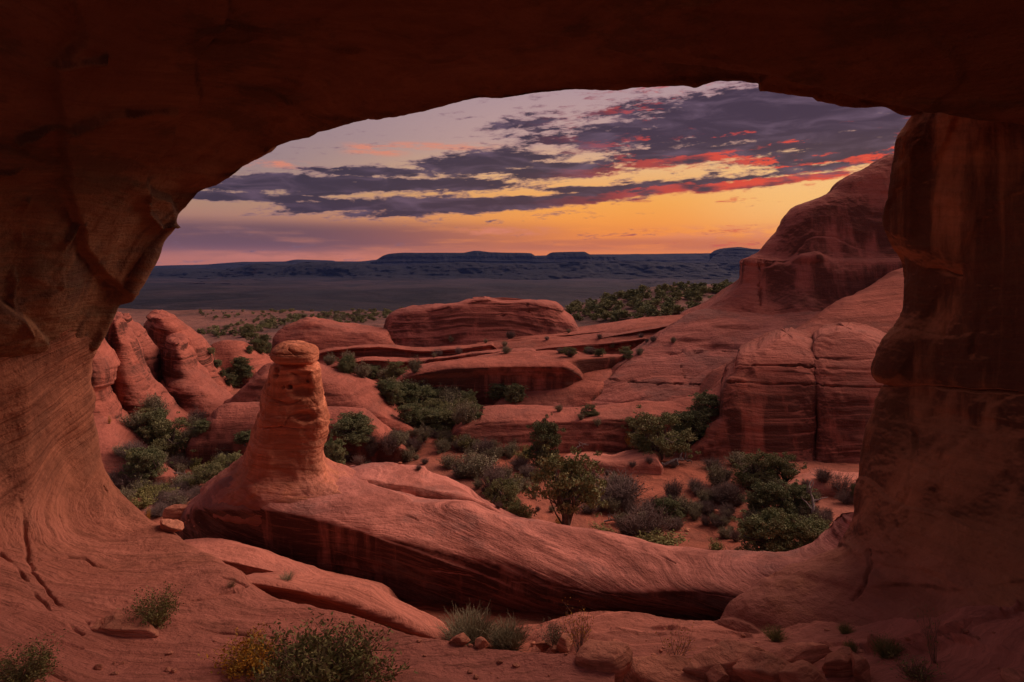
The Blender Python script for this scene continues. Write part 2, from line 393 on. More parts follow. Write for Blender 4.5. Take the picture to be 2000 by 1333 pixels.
M_pilr = rock_mat('dark pillar sandstone', (.42, .165, .08), (.31, .115, .055), (.37, .15, .08), varnish=.85, s=.8, bump=.7, patina=.25, vth=.47, lay=.35, vcol=(.07, .028, .018), low=(4.0, 7.0, (.46, .165, .115), (.33, .11, .075), (.36, .13, .10)))
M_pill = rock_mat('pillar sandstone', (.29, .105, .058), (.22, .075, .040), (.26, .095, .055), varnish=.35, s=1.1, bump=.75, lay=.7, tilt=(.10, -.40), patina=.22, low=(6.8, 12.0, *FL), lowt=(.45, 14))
M_floor = rock_mat('slickrock', *FL, varnish=.4, s=1.1, bump=.75, lay=.7, tilt=(.10, -.40), patina=.22)
M_fin = rock_mat('whaleback sandstone', *FN, varnish=.92, s=1, bump=.65, tilt=(.22, 0), vcol=(.06, .024, .017), patina=.55, vth=.42)
M_spire = rock_mat('spire sandstone', (.66, .24, .13), (.54, .175, .09), (.60, .22, .13), varnish=.3, s=1.2, bump=.7, patina=.25, low=(4.6, 6.6, *FN))
M_mid = rock_mat('layered sandstone', (.43, .128, .084), (.32, .090, .057), (.38, .122, .088), varnish=.85, s=.62, bump=.8, patina=.4, vth=.46, lay=.65)
M_cliff = rock_mat('cliff sandstone', (.42, .13, .092), (.33, .095, .066), (.38, .125, .10), varnish=.8, s=.36, bump=.8, patina=.35, vth=.47, lay=.45)
M_apron = rock_mat('apron sandstone', (.46, .15, .11), (.33, .10, .072), (.36, .135, .115), varnish=.8, s=.5, bump=.9, patina=.65, vth=.45, lay=.8, tilt=(-.12, 0))
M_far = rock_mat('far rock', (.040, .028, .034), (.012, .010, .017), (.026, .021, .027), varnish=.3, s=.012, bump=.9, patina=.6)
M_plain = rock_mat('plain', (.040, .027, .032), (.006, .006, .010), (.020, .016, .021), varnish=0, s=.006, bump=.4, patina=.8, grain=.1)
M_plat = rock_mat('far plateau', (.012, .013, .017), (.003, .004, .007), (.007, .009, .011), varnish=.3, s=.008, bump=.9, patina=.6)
M_sand = rock_mat('red sand', (.39, .118, .068), (.29, .09, .055), (.36, .13, .088), varnish=0, s=.9, bump=.7, grain=2.0, patina=.5)
M_scrub = rock_mat('scrub soil', (.19, .085, .068), (.10, .055, .048), (.24, .105, .08), varnish=0, s=.16, bump=.6, grain=2.2, patina=.75)
M_boul = rock_mat('boulder stone', (.68, .27, .165), (.52, .19, .11), (.60, .24, .155), varnish=.4, s=1.6, bump=.7, patina=.3)
M_bark = plain_mat('juniper bark', (.10, .07, .055), (.18, .13, .11), 6, bump=.8)
M_jun = plain_mat('juniper leaves', (.15, .155, .065), (.25, .235, .115), 1.2, rand=.5)
M_jun2 = plain_mat('pinyon leaves', (.115, .135, .062), (.205, .205, .105), 1.2, rand=.5)
M_sage = plain_mat('sage leaves', (.20, .18, .11), (.26, .23, .145), 1.5, rand=.4)
M_grey = plain_mat('dry twigs', (.14, .095, .085), (.21, .15, .13), 2, rand=.4)
M_leaf = plain_mat('shrub leaves', (.17, .175, .055), (.28, .25, .10), 3, rand=.3)
M_yel = plain_mat('autumn leaves', (.60, .27, .03), (.42, .28, .05), 4, rand=.3)
M_stem = plain_mat('stems', (.20, .12, .08), (.30, .18, .12), 5)
M_dead = plain_mat('weathered wood', (.24, .19, .18), (.36, .30, .28), 6, bump=.8)
M_straw = plain_mat('dry grass blades', (.32, .22, .09), (.20, .17, .07), 5)

# ------------------------------------------------------------------ ground
def ground_z(x, y):
    x = np.asarray(x, float); y = np.asarray(y, float)
    D = np.maximum(y, 1)
    px = 1000 + x / D * F
    h = np.interp(D, [0, 19, 22, 32, 60, 110, 150, 220, 262, 330, 700, 1300, 9000], [11.3, 11.2, 11.6, 14.3, 14.5, 14.6, 14.2, 16.2, 17.3, 24, 60, 78, 82])
    right_hill = sstep(px, 1020, 1330) * sstep(D, 125, 215) * (1 - sstep(D, 300, 420))
    h = h - 9.6 * right_hill
    P = np.stack([x, y, x * 0], -1)
    fade = 1 - sstep(D, 300, 900)
    z = CZ - h + (fbm(P * .13, 3, 40) * .55 + fbm(P * .55, 3, 41) * .16) * sstep(D, 15, 36) + fbm(P * .035, 3, 42) * 1.3 * sstep(D, 90, 180) * fade
    z = z + fbm(P * .004, 4, 43) * 14 * sstep(D, 700, 1500) + np.abs(fbm(P * np.array([.006, .012, 1]), 4, 47)) * -9 * sstep(D, 600, 1200)
    return z
def ground_hit(px, py, d0=24, d1=330):
    Ds = np.geomspace(d0, d1, 500); X = (px - 1000) / F * Ds; Z = CZ - (py - 520) / F * Ds
    g = ground_z(X, Ds); k = np.argmax(Z <= g)
    if not (Z <= g).any(): k = len(Ds) - 1
    return np.array([X[k], Ds[k], g[k]])
ang = np.linspace(-1.25, 1.25, 560)
Ds = np.concatenate([np.geomspace(6, 420, 620), np.geomspace(430, 16000, 130)])
AA, DD = np.meshgrid(np.tan(ang * .72) / math.tan(1.25 * .72) * 2.1, Ds)
GX = AA * DD; GZ = ground_z(GX, DD)
G = np.stack([GX, DD, GZ], -1)
near = (DD < 120)
P = G * 1.0
G[..., 2] += np.where(near, fbm(P * 2.2, 3, 44) * .05, 0)
kc = int(np.argmax(Ds > 268)); kb = int(np.argmax(Ds > 122))
gs = grid_mesh('ground', G[kb:kc + 1], M_scrub); prop(gs, 'scrub-covered bench beyond the rock terraces', kind='structure')
gr = grid_mesh('ground', G[:kb + 1], M_sand); prop(gr, 'red sandy desert ground of the valley floor', kind='structure')
gp = grid_mesh('plain', G[kc:], M_plain); prop(gp, 'dark scrubby plain far below the bench', kind='structure')

# ------------------------------------------------------------------ the arch: roof, two pillars and the slickrock floor they grow from
arch = empty('rock_arch', (0, 22, 3.5))
prop(arch, 'huge dark sandstone arch framing the view, with roof, two pillars and sloping floor', 'rock arch')
INV = np.array([0, -22, -3.5])
def arch_part(name, G, mat, flip=False):
    o = grid_mesh(name, G + INV, mat, arch, flip=flip); return o
outl = parse("110,704 165,697 190,683 207,651 228,612 245,580 263,538 277,514 289,500 312,473 344,441 350,430 373,405 393,383 425,372 452,351 488,324 533,297 569,284 605,275 623,261 677,248 762,228 852,216 929,207 1000,203 1081,192 1180,178 1252,169 1337,166 1360,170 1400,162 1450,162 1481,166 1484,180 1508,181 1544,185 1590,187 1600,194 1697,210 1776,223 1900,238 2050,256 2400,300")
cu = np.concatenate([[0], np.cumsum(np.hypot(*np.diff(outl, axis=0).T))]); cu /= cu[-1]
nu = 760; us = np.linspace(0, 1, nu)
oq = np.stack([np.interp(us, cu, outl[:, i]) for i in (0, 1)], -1)
Dq = np.interp(us, [0, .15, .4, .7, .85, 1], [24, 24, 23.5, 22.5, 21.5, 20])
Eg = Wp(oq[:, 0], oq[:, 1], Dq)
sm = np.stack([np.convolve(np.pad(Eg[:, i], 30, 'edge'), np.ones(61) / 61, 'valid') for i in range(3)], -1)
tg = np.gradient(sm, axis=0); out = np.stack([-tg[:, 2], tg[:, 0] * 0, tg[:, 0]], -1); out /= np.linalg.norm(out, axis=1, keepdims=True)
kk = np.linspace(0, 1, nu)[:, None]
def ar(a, b, keep=1.0):
    base = Eg * keep + sm * (1 - keep)
    return base + out * a + np.array([0, -b, 0])
rows = [ar(9, -3, .2), ar(5, -3.5, .3), ar(1.6, -2, .5), ar(.35, -.6, .8), ar(0, 0), ar(.22, .35, .95), ar(.40, 1.3, .7), ar(.45, 3, .3), ar(.75, 5, 0), ar(1.1, 7.5, 0), ar(1.4, 9.5, 0), ar(1.9, 11.5, 0), ar(2.8, 13, 0), ar(5, 13.8, 0), ar(9, 13.8, 0)]
G = patch(rows, nu, 420, vs=np.array([0, .4, .9, 1.3, 1.7, 2.1, 2.6, 3.4, 4.3, 5.3, 6.4, 7.4, 8.2, 8.8, 9.2]))
qx, qy = proj(G)
# slab of the roof that steps down towards the viewer on the right
line = parse("1050,60 1200,70 1400,82 1600,150 1800,200 2000,243 2400,300")
sd = qy - np.interp(qx, line[:, 0], line[:, 1])
step = sstep(-sd, -6, 14) * sstep(qx, 1000, 1350)
G[..., 2] -= step * .95 * sstep(-G[..., 1], -21.3, -19.5) * (G[..., 1] > -20)
line2 = parse("0,350 90,330 200,250 330,215 450,130 600,60 900,118 1100,80")
crk = [("360,85 432,50 520,85 640,110 780,122 850,118 1000,85", 4, .22), ("385,97 470,103 520,96", 3, .12), ("455,125 520,160 590,178", 4, .15), ("470,190 530,195 600,220 660,235", 5, .2), ("520,215 570,240 600,225", 4, .12),
       ("290,360 380,320 480,270 555,240", 7, .22), ("250,315 290,325 390,290", 4, .14), ("40,290 120,250 220,220 340,215", 10, .30), ("80,160 120,135 200,105", 8, .3), ("0,350 40,340 75,300", 6, .2),
       ("285,375 285,410 310,440 345,440", 5, .2), ("60,400 50,500 35,600 60,650", 7, .2), ("160,440 130,480 120,560", 9, .25), ("1350,110 1450,125 1570,145", 4, .12), ("1400,5 1250,30 1050,60", 6, .16), ("1220,15 1240,35 1300,40", 4, .1), ("880,75 820,90 700,60", 5, .12), ("1500,190 1640,215 1760,232", 6, .15)]
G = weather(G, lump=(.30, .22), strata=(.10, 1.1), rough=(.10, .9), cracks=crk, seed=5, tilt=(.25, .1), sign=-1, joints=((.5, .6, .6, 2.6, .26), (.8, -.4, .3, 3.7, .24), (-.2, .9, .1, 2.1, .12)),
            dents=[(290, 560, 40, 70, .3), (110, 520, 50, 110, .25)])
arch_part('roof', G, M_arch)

rowsL = [("150,640 140,700 130,760 130,860 150,930 200,1010 300,1090 400,1150 480,1195 580,1235 720,1270 820,1290 950,1320 1120,1330 1200,1345", [28, 28, 28, 28, 27, 26, 24, 21.5, 20.5, 19.8, 18.8, 18, 17.6, 17.2, 17]),
         ("196,640 186,690 176,720 173,745 174,782 182,840 189,894 207,932 228,967 245,985 287,1027 326,1045 368,1073 420,1097 466,1125 486,1146 526,1160 596,1181 650,1196 738,1220 808,1241 878,1255 948,1265 1000,1269 1105,1275 1200,1300", [24, 24, 24, 24, 24, 24, 23.8, 23.5, 23, 22.6, 21.6, 21, 20.2, 19.4, 18.7, 18.2, 18, 17.4, 17, 16.5, 16, 15.8, 15.6, 15.4, 15.2, 15]),
         ("140,640 130,690 120,760 115,860 130,960 160,1030 220,1090 320,1140 430,1180 560,1215 700,1248 850,1280 1000,1300 1105,1312 1200,1330", [22.6, 22.6, 22.6, 22.6, 22, 20.8, 19.2, 17.8, 17, 16.4, 15.8, 15.2, 14.8, 14.6, 14.4]),
         ("70,640 66,690 66,760 62,860 66,980 80,1060 120,1130 200,1180 330,1225 480,1265 650,1300 850,1330 1000,1350 1105,1360 1200,1370", [21.6, 21.6, 21.4, 21.2, 20.4, 19, 17.4, 16.3, 15.6, 15, 14.4, 13.9, 13.6, 13.4, 13.2]),
         ("0,640 -4,690 -8,760 -12,860 -14,980 -6,1080 20,1170 60,1262 180,1330 360,1372 600,1400 850,1420 1000,1430 1105,1436 1200,1440", [20.6, 20.6, 20.5, 20.3, 19.6, 18.0, 15.6, 13.6, 12.8, 12.2, 11.9, 11.7, 11.6, 11.5, 11.4]),
         ("-200,640 -210,690 -220,760 -230,860 -230,980 -220,1080 -180,1200 -80,1350 100,1440 360,1480 600,1500 850,1520 1000,1520 1105,1520 1200,1520", [17.5, 17.5, 17.4, 17, 16.4, 15, 12.6, 10.4, 9.4, 8.4, 8, 8, 8, 8, 8]),
         ("-900,640 -900,690 -900,760 -900,860 -900,980 -900,1100 -800,1300 -600,1500 -300,1650 100,1650 500,1650 850,1650 1000,1650 1105,1650 1200,1650", [11, 11, 11, 11, 10.5, 9, 7, 6, 5, 4.5, 4.2, 4, 4, 4, 4])]
us2 = np.linspace(0, 1, 900)
RL = [row_pts(r, us2, 'c') for r in rowsL]
ext = RL[-1].copy(); ext[:, 1] = -4; ext[:, 0] = np.linspace(-12, 2, 900); ext[:, 2] = np.maximum(RL[-1][:, 2], CZ - 1.8)
ext2 = ext.copy(); ext2[:, 1] = -12; ext2[:, 2] = np.maximum(ext2[:, 2], CZ - .5)
G = patch(RL + [ext, ext2], 900, 560, vs=np.array([0, 1, 2.3, 3.5, 4.9, 5.9, 6.5, 6.9, 7.2]))
qx, qy = proj(G)
crkL = [("60,1120 90,1150 105,1180 168,1218", 4, .12), ("40,980 48,1060 62,1112", 8, .12), ("60,1100 90,1096 130,1090 165,1095 180,1105 212,1115", 3, .10),
        ("350,1188 400,1175 450,1163 480,1150", 2.5, .10), ("0,1080 30,1110 60,1150 100,1200 160,1240", 5, .12), ("330,1225 440,1235 560,1250", 3, .08), ("430,1135 455,1140 480,1148", 3, .12), ("90,1258 130,1262 160,1268", 3, .08),
        ("200,950 205,962", 2, .08), ("0,1290 60,1300 130,1330", 4, .1)]
isp = sstep(-qy, -1010, -900)
G = weather(G, lump=(.16, .35), strata=(.20, .42), rough=(.05, 1.6), cracks=crkL, seed=15, tilt=(.10, -.40), sign=-1)
arch_part('pillar', G, M_pill)

rowsR = [("1860,190 1860,420 1880,700 1840,900 1800,1060 1760,1200", [29, 29, 29, 29, 28, 27]),
         ("1790,196 1776,226 1765,243 1749,270 1741,315 1738,374 1729,419 1726,446 1742,482 1769,509 1778,536 1776,572 1772,603 1756,635 1733,675 1720,711 1718,724 1725,738 1737,750 1732,757 1718,780 1708,801 1697,833 1687,878 1680,920 1678,950 1671,999 1657,1034 1632,1066 1590,1083 1530,1112 1450,1160 1390,1235",
          [24] * 24 + [23.8, 23.6, 23.2, 23, 23, 23, 22.5, 21.5, 20.6]),
         ("1840,200 1830,300 1810,400 1805,480 1835,540 1830,600 1800,680 1795,735 1803,757 1790,800 1765,880 1745,950 1725,1020 1700,1080 1650,1130 1560,1178 1470,1245", [22.8] * 10 + [22.5, 22, 21.6, 21.2, 20.6, 20.2, 19.8]),
         ("1920,200 1910,300 1900,400 1905,480 1915,540 1910,600 1895,680 1890,740 1893,762 1885,800 1865,880 1850,950 1835,1020 1820,1080 1790,1150 1740,1190 1680,1250", [21.4] * 10 + [21, 20.6, 20.2, 19.8, 19.2, 18.8, 18.4]),
         ("2010,200 2010,300 2000,400 2005,480 2010,540 2005,600 2000,680 1995,745 1998,768 1990,800 1985,880 1975,950 1965,1020 1950,1080 1930,1140 1900,1175 1850,1250", [20.2] * 10 + [19.8, 19.4, 19, 18.6, 18, 17.6, 17]),
         ("2160,180 2160,300 2160,400 2160,480 2160,540 2160,600 2160,680 2160,750 2160,770 2150,800 2140,880 2130,950 2120,1020 2110,1080 2100,1130 2080,1165 2050,1240", [18] * 10 + [17.8, 17.6, 17.4, 17, 16.6, 16.2, 15.8]),
         ("2500,150 2500,300 2500,400 2500,480 2500,540 2500,600 2500,680 2500,760 2500,770 2500,800 2500,880 2500,950 2500,1020 2500,1080 2500,1130 2500,1165 2500,1240", [13])]
us3 = np.linspace(0, 1, 520)
RR = [row_pts(r, us3, 'y') for r in rowsR]
e1 = RR[-1].copy(); e1[:, 1] = 4; e1[:, 0] = 15; e2 = e1.copy(); e2[:, 1] = -10; e2[:, 0] = 12; e2[:, 2] = np.maximum(e2[:, 2], CZ - 3)
G = patch(RR + [e1, e2], 520, 330, vs=np.array([0, 1, 2.2, 3.3, 4.4, 5.4, 6.2, 6.8, 7.2]))
crkR = [("1720,752 1800,752 1900,762 2000,768 2200,775", 4, .4), ("1740,500 1800,520 1870,540", 8, .15), ("1790,850 1775,950 1740,1060", 9, .18), ("1700,1080 1690,1140 1660,1160", 6, .2), ("1850,600 1840,700", 12, .12), ("1930,560 1900,690", 14, .15)]
G = weather(G, lump=(.35, .25), strata=(.06, 1.3), rough=(.09, 1.3), cracks=crkR, seed=25, sign=1, streak=(.10, .8), joints=((.2, .2, .9, 2.3, .12), (.6, .7, .3, 2.0, .22), (.8, -.2, -.5, 2.7, .16)))
arch_part('pillar', G, M_pilr)

# unseen wall added behind the viewer to keep rear light off the ceiling
us4 = np.linspace(0, 1, 120); zz = np.array([-2, 2, 5, 8, 11, 14.]) ; rb = []
for i, z in enumerate(zz):
    a = np.linspace(-1, 1, 120); rb.append(np.stack([a * (24 - i * .8), -9 - 3 * np.cos(a * 1.4) + i * .4, a * 0 + z], -1))
arch_part('rear_light_block', weather(patch(rb, 120, 80), lump=(.8, .2), rough=(.1, 1), seed=45), M_arch)

# right-hand foreground floor under the pillar: sloping dark ledges
rowsF = [("1000,1225 1180,1200 1330,1206 1480,1222 1620,1190 1760,1185 1900,1172 2050,1160 2400,1140", [22, 21.5, 21, 20.5, 20.5, 19.5, 18.5, 18, 17]),
         ("1000,1275 1180,1222 1330,1226 1480,1240 1620,1225 1760,1215 1900,1190 2050,1185 2400,1170", [20.6, 20.2, 19.8, 19.4, 18.8, 18, 17, 16.4, 15]),
         ("1000,1325 1180,1250 1330,1256 1480,1262 1620,1252 1760,1245 1900,1228 2050,1215 2400,1210", [19.4, 19, 18.6, 18.2, 17.6, 16.8, 15.9, 15.2, 14]),
         ("1000,1400 1180,1290 1330,1290 1480,1290 1620,1285 1760,1275 1900,1270 2050,1262 2400,1250", [18, 17.4, 17.2, 16.9, 16.5, 15.8, 14.9, 14.2, 13]),
         ("1000,1500 1180,1370 1330,1350 1480,1345 1620,1340 1760,1340 1900,1335 2050,1330 2400,1320", [16, 15.4, 15.2, 15, 14.6, 14, 13.2, 12.6, 11]),
         ("1000,1560 1180,1560 1330,1560 1480,1560 1620,1560 1760,1560 1900,1560 2050,1560 2400,1560", [9]),
         ("1000,2000 1180,2000 1330,2000 1480,2000 1620,2000 1760,2000 1900,2000 2050,2000 2400,2000", [2.5])]
G = patch(rowsF, 520, 260)
crkF = [("1480,1225 1560,1215 1620,1190 1650,1160", 4, .2), ("1190,1212 1260,1222 1340,1228 1470,1245", 3, .15), ("1200,1240 1300,1238 1420,1262", 3, .12), ("1700,1265 1800,1250 1880,1225 1960,1195", 4, .25), ("1680,1262 1780,1268 1860,1250 2000,1290", 4, .22), ("1880,1250 1900,1225 1990,1180", 4, .25), ("1960,1320 2020,1300", 5, .2), ("1560,1270 1640,1250 1700,1256", 3, .12)]
G = weather(G, lump=(.28, .35), strata=(.12, .42), rough=(.08, 1.8), cracks=crkF, seed=35, tilt=(.05, -.1), sign=1)
arch_part('floor_ledge', G, M_floor)

# ------------------------------------------------------------------ long whaleback fin with the spire
ledge('sandstone_fin', [
    ("330,1075 420,1130 560,1180 700,1200 820,1215 965,1225 1060,1240 1200,1212 1350,1212 1480,1222 1600,1190 1700,1150", [31.5, 30, 28.8, 28, 27.2, 26.2, 25.1, 23.7, 22.7, 21.8, 21.3, 21]),
    ("328,1060 420,1100 560,1140 700,1165 820,1190 965,1195 1060,1200 1200,1190 1350,1185 1480,1195 1600,1160 1700,1120", [31, 29.1, 27.7, 26.9, 26.1, 25.2, 24.1, 22.9, 22.2, 21.5, 21.2, 21]),
    ("330,1045 400,1040 540,1060 700,1085 820,1110 965,1140 1060,1155 1200,1165 1350,1158 1480,1165 1600,1130 1700,1090", [30.6, 28.4, 26.9, 26.1, 25.3, 24.4, 23.4, 22.5, 22.1, 21.8, 21.8, 21.9]),
    ("334,1030 385,1000 520,1000 680,1035 820,1070 965,1098 1060,1115 1200,1135 1350,1135 1480,1140 1600,1105 1700,1060", [30.6, 28.4, 26.9, 26.1, 25.4, 24.6, 23.7, 22.9, 22.5, 22.3, 22.3, 22.3]),
    ("345,1010 390,976 500,968 660,985 820,1025 965,1055 1060,1075 1200,1095 1350,1108 1480,1115 1600,1092 1700,1030", [31, 29.2, 27.8, 27.1, 26.5, 25.6, 24.8, 24, 23.4, 23, 22.9, 22.8]),
    ("356,996 400,958 450,930 500,928 640,935 716,956 772,971 825,983 913,992 965,1012 1032,1032 1088,1044 1158,1054 1245,1068 1350,1082 1440,1088 1566,1098 1640,1080 1700,1010", [31.5, 30.4, 29.6, 29.4, 29.2, 28.7, 28.4, 28, 27.4, 27, 26.5, 26, 25.6, 25, 24.4, 24.1, 23.9, 23.7, 23.5])],
    M_fin, 'long pale whaleback sandstone fin crossing below the arch opening with a dark varnished front', 'sandstone fin', nu=900, nv=380, back=5, zmin=-1.5, cap=1.2,
    lump=(.26, .3), strata=(.15, .55), rough=(.05, 1.5), seed=50, tilt=(.2, 0),
    cracks=[("820,1110 980,1130 1120,1150 1170,1160", 3, .12), ("770,1000 800,1008 815,1016", 2, .1), ("1200,1058 1250,1075 1320,1100", 2, .08), ("640,1100 760,1125", 5, .12)])
spire = empty('rock_spire', (-9.6, 29.6, 4.6))
prop(spire, 'orange-red rock spire with a flat balanced cap on the left end of the fin', 'rock spire')
def under(parent, o):
    off = np.array(parent.location); me = o.data; n = len(me.vertices); a = np.empty(n * 3, np.float32)
    me.vertices.foreach_get('co', a); me.vertices.foreach_set('co', (a.reshape(-1, 3) - off).astype(np.float32).ravel()); me.update(); return o
DS = 28.2
sh = tower('shaft', [(1000, 440, 660, 28.5), (972, 394, 733, 27), (946, 420, 698, 27.1), (925, 450, 660, 27.45), (906, 474, 638, 27.85), (880, 484, 631, 28.05), (851, 492, 636, 28.15), (830, 501, 641, 28.2), (808, 507, 643, 28.25), (796, 509, 640, 28.3), (774, 512, 634, 28.38), (741, 520, 628, 28.44), (716, 527, 624, 28.5), (711, 533, 618, 28.6), (707.5, 545, 605, 28.8), (702, 551, 599, 28.95)],
    M_spire, None, None, b=[1.5, 3.0, 2.9, 2.55, 2.15, 1.95, 1.85, 1.8, 1.75, 1.7, 1.62, 1.56, 1.5, 1.4, 1.2, 1.05], n=3.2, nu=300, nv=340, zmin=2, parent=spire, lump=(.18, .8), strata=(.07, .55), rough=(.07, 2.4), seed=61, streak=(.09, 1.1), joints=((.7, -.4, .5, 1.3, .06), (.1, .3, .9, 1.0, .05)),
    cracks=[("505,835 560,836 600,838", 2.5, .2), ("530,782 560,790 600,775 622,790", 4, .25), ("556,830 562,815 580,805", 2.5, .2), ("513,775 532,778", 2, .2), ("618,740 622,800 620,850", 3, .16)],
    dents=[(587, 727, 17, 6, 1.0), (590, 736, 18, 14, .25), (593, 765, 24, 14, .35), (543, 723, 4, 5, .8), (541, 734, 4, 4, .7), (563, 757, 4, 4, .7), (553, 757, 2, 3, .3), (523, 750, 3, 4, .4), (603, 746, 4, 2, .4), (597, 815, 22, 11, .4)])
under(spire, sh)
cp = tower('cap_rock', [(703.5, 548, 602, 28.7), (701.5, 534, 616, 28.25), (697, 528, 622, 28.15), (690, 529, 624, 28.15), (683, 533, 622, 28.25), (676, 543, 614, 28.5), (672, 555, 602, 28.8)],
    M_spire, None, None, b=[1.3, 1.72, 1.82, 1.82, 1.72, 1.45, 1.1], n=3.0, nu=220, nv=90, zmin=CZ - 4.05, footin=-.6, parent=spire, lump=(.12, 1.1), strata=(.03, .3), rough=(.06, 2.6), seed=66,
    cracks=[("560,680 575,690 576,703", 2.5, .14), ("531,692 620,689", 2.5, .08)])
under(spire, cp)

# tongues of rock between the floor slab and the fin
ledge('rock_tongue', [("352,1110 420,1150 490,1165 560,1175 640,1185 720,1190", 24.4), ("350,1090 420,1122 480,1134 560,1142 640,1155 720,1168", 24.3), ("350,1080 420,1106 480,1117 560,1130 640,1146 720,1162", 23.5), ("350,1072 420,1092 485,1106 560,1122 640,1138 720,1156", 23.4), ("352,1060 400,1058 440,1062 490,1077 560,1102 624,1126 720,1148", [25.6, 25.4, 25, 24.6, 24.3, 24, 23.8])],
    M_floor, 'small shelf of rounded rock wedged under the dark left end of the long fin', 'rock ledge', nu=220, nv=120, back=2.5, zmin=0, lump=(.08, .5), strata=(.09, .3), rough=(.04, 2), seed=71)
ledge('rock_tongue', [("476,1185 560,1225 680,1250 780,1262 880,1280", 21.8), ("476,1150 560,1174 640,1196 740,1228 820,1252 885,1270", 21.5), ("476,1140 530,1147 570,1153 640,1172 740,1206 820,1238 885,1262", 20.4), ("478,1132 540,1139 640,1156 740,1188 820,1222 885,1256", 20.6), ("482,1124 520,1121 600,1128 650,1131 720,1147 773,1181 808,1196 850,1216 885,1250", [22.4, 22.4, 22.2, 22, 21.8, 21.6, 21.4, 21.2, 21])],
    M_floor, 'long pink tongue of layered rock lying between the foreground slab and the fin', 'rock ledge', nu=260, nv=130, back=2, zmin=0, lump=(.08, .5), strata=(.11, .26), rough=(.04, 2), seed=72)

# ------------------------------------------------------------------ lens slab and domes behind the fin
ledge('rock_lens', [("674,990 780,1010 880,1025 1040,1060", 31), ("672,945 760,965 880,985 940,1000 1040,1045", 31), ("672,930 760,940 860,958 930,975 1035,1035", 31.3), ("674,920 685,908 730,905 825,912 834,920 878,936 913,954 929,970 955,988 1032,1030", 34)],
    M_fin, 'lens-shaped banded slab of pale rock just behind the long fin, right of the spire', 'rock slab', nu=260, nv=150, back=3, lump=(.15, .4), strata=(.12, .42), rough=(.05, 1.6), seed=73, tilt=(.18, 0))
ledge('rock_dome', [("384,868 450,872 560,875 660,872 770,872", 50), ("388,850 425,815 520,815 640,820 725,830 768,862", 51), ("390,842 410,812 430,792 455,786 520,785 640,795 705,797 724,809 765,850", 53)],
    M_mid, 'low stepped ledge of banded rock along the foot of the dome behind the spire', 'rock ledge', nu=260, nv=110, back=4, lump=(.2, .25), strata=(.22, .7), rough=(.07, .9), seed=74)
ledge('rock_dome', [("410,860 500,865 620,868 740,868 850,868", 56), ("430,815 500,790 620,785 720,800 840,852", 57.5), ("450,782 480,755 525,735 620,740 700,770 760,805 838,850", 59), ("455,780 490,745 525,713 580,702 628,720 688,738 740,763 758,788 796,815 824,831 845,855", 62)],
    M_mid, 'rounded banded dome rising behind the spire and sloping down to the right', 'rock dome', nu=300, nv=160, back=8, lump=(.35, .18), strata=(.28, .9), rough=(.09, .8), seed=75, tilt=(.1, 0))
ledge('rock_dome', [("405,745 450,750 530,750", 82), ("406,700 450,700 520,725", 84), ("406,680 420,669 438,665 462,668 490,685 527,709", 88)],
    M_mid, 'small banded dome between the left fins and the top of the spire', 'rock dome', nu=200, nv=100, back=8, lump=(.4, .15), strata=(.25, .8), rough=(.1, .6), seed=76)
ledge('rock_slope', [("150,935 230,935 300,930", 45), ("150,870 210,885 290,905", 46.5), ("150,805 182,815 210,826 245,850 285,882", 50)],
    M_mid, 'smooth pink rock slope beside the left pillar, below the nearest left fin', 'rock slope', nu=180, nv=90, back=5, lump=(.2, .25), strata=(.12, .7), rough=(.06, 1), seed=77)

# ------------------------------------------------------------------ group of fins on the left
FG = 'fins standing in a row at the left'
K = dict(lump=(.22, .35), rough=(.12, .9), nu=240, nv=240, zmin=-1.5, streak=(.10, .6))
tower('rock_fin', [(870, 60, 290, 47.5), (843, 70, 277, 49.5), (826, 80, 266, 49.8), (805, 90, 246, 50), (780, 95, 229, 50.3), (765, 98, 218, 50.5), (749, 100, 214, 50.5), (738, 100, 229, 50.5), (724, 100, 233, 50.5), (696, 105, 225, 50.8), (661, 120, 208, 51.1), (630, 130, 190, 51.5), (600, 125, 188, 51.5)],
      M_mid, 'nearest left fin, with a bulging nose over a notch, half hidden by the pillar', 'rock fin', b=5, n=2.0, yback=5, strata=(.30, 1.1), seed=81, group=FG, **K)
tower('rock_fin', [(845, 165, 420, 55), (819, 180, 384, 55), (801, 185, 350, 55.5), (780, 190, 333, 56), (759, 192, 316, 56.5), (735, 194, 299, 57), (707, 195, 281, 57.5), (689, 196, 278, 58), (661, 200, 267, 58.5), (637, 208, 247, 59), (622, 208, 243, 59.5), (617, 211, 241, 60)],
      M_mid, 'second left fin with a pointed top and a broad foot spreading right', 'rock fin', b=5.5, n=2.0, yback=5, strata=(.32, 1.2), seed=82, group=FG, **K)
tower('rock_fin', [(840, 230, 350, 66), (800, 235, 338, 66), (770, 240, 330, 66.5), (717, 236, 316, 67), (693, 234, 313, 67.5), (672, 232, 299, 68), (640, 232, 274, 68.5), (625, 235, 254, 69), (620, 235, 256, 69)],
      M_mid, 'slim fin squeezed between the pointed fin and the big rounded fin', 'rock fin', b=3.5, n=2.0, yback=6, strata=(.28, 1.1), seed=83, group=FG, **K)
tower('rock_fin', [(835, 300, 470, 61), (790, 305, 462, 61.5), (777, 312, 450, 62), (766, 316, 436, 62.4), (745, 318, 414, 63), (724, 317, 403, 65.3), (710, 317, 387, 65.6), (696, 317, 383, 66), (682, 319, 376, 66.3), (672, 323, 366, 66.6), (664, 325, 367, 67), (661, 329, 363, 67)],
      M_mid, 'round-headed buttress standing in front of the biggest left fin', 'rock fin', b=5, n=2.0, yback=5, strata=(.30, 1.2), seed=84, group=FG, **K)
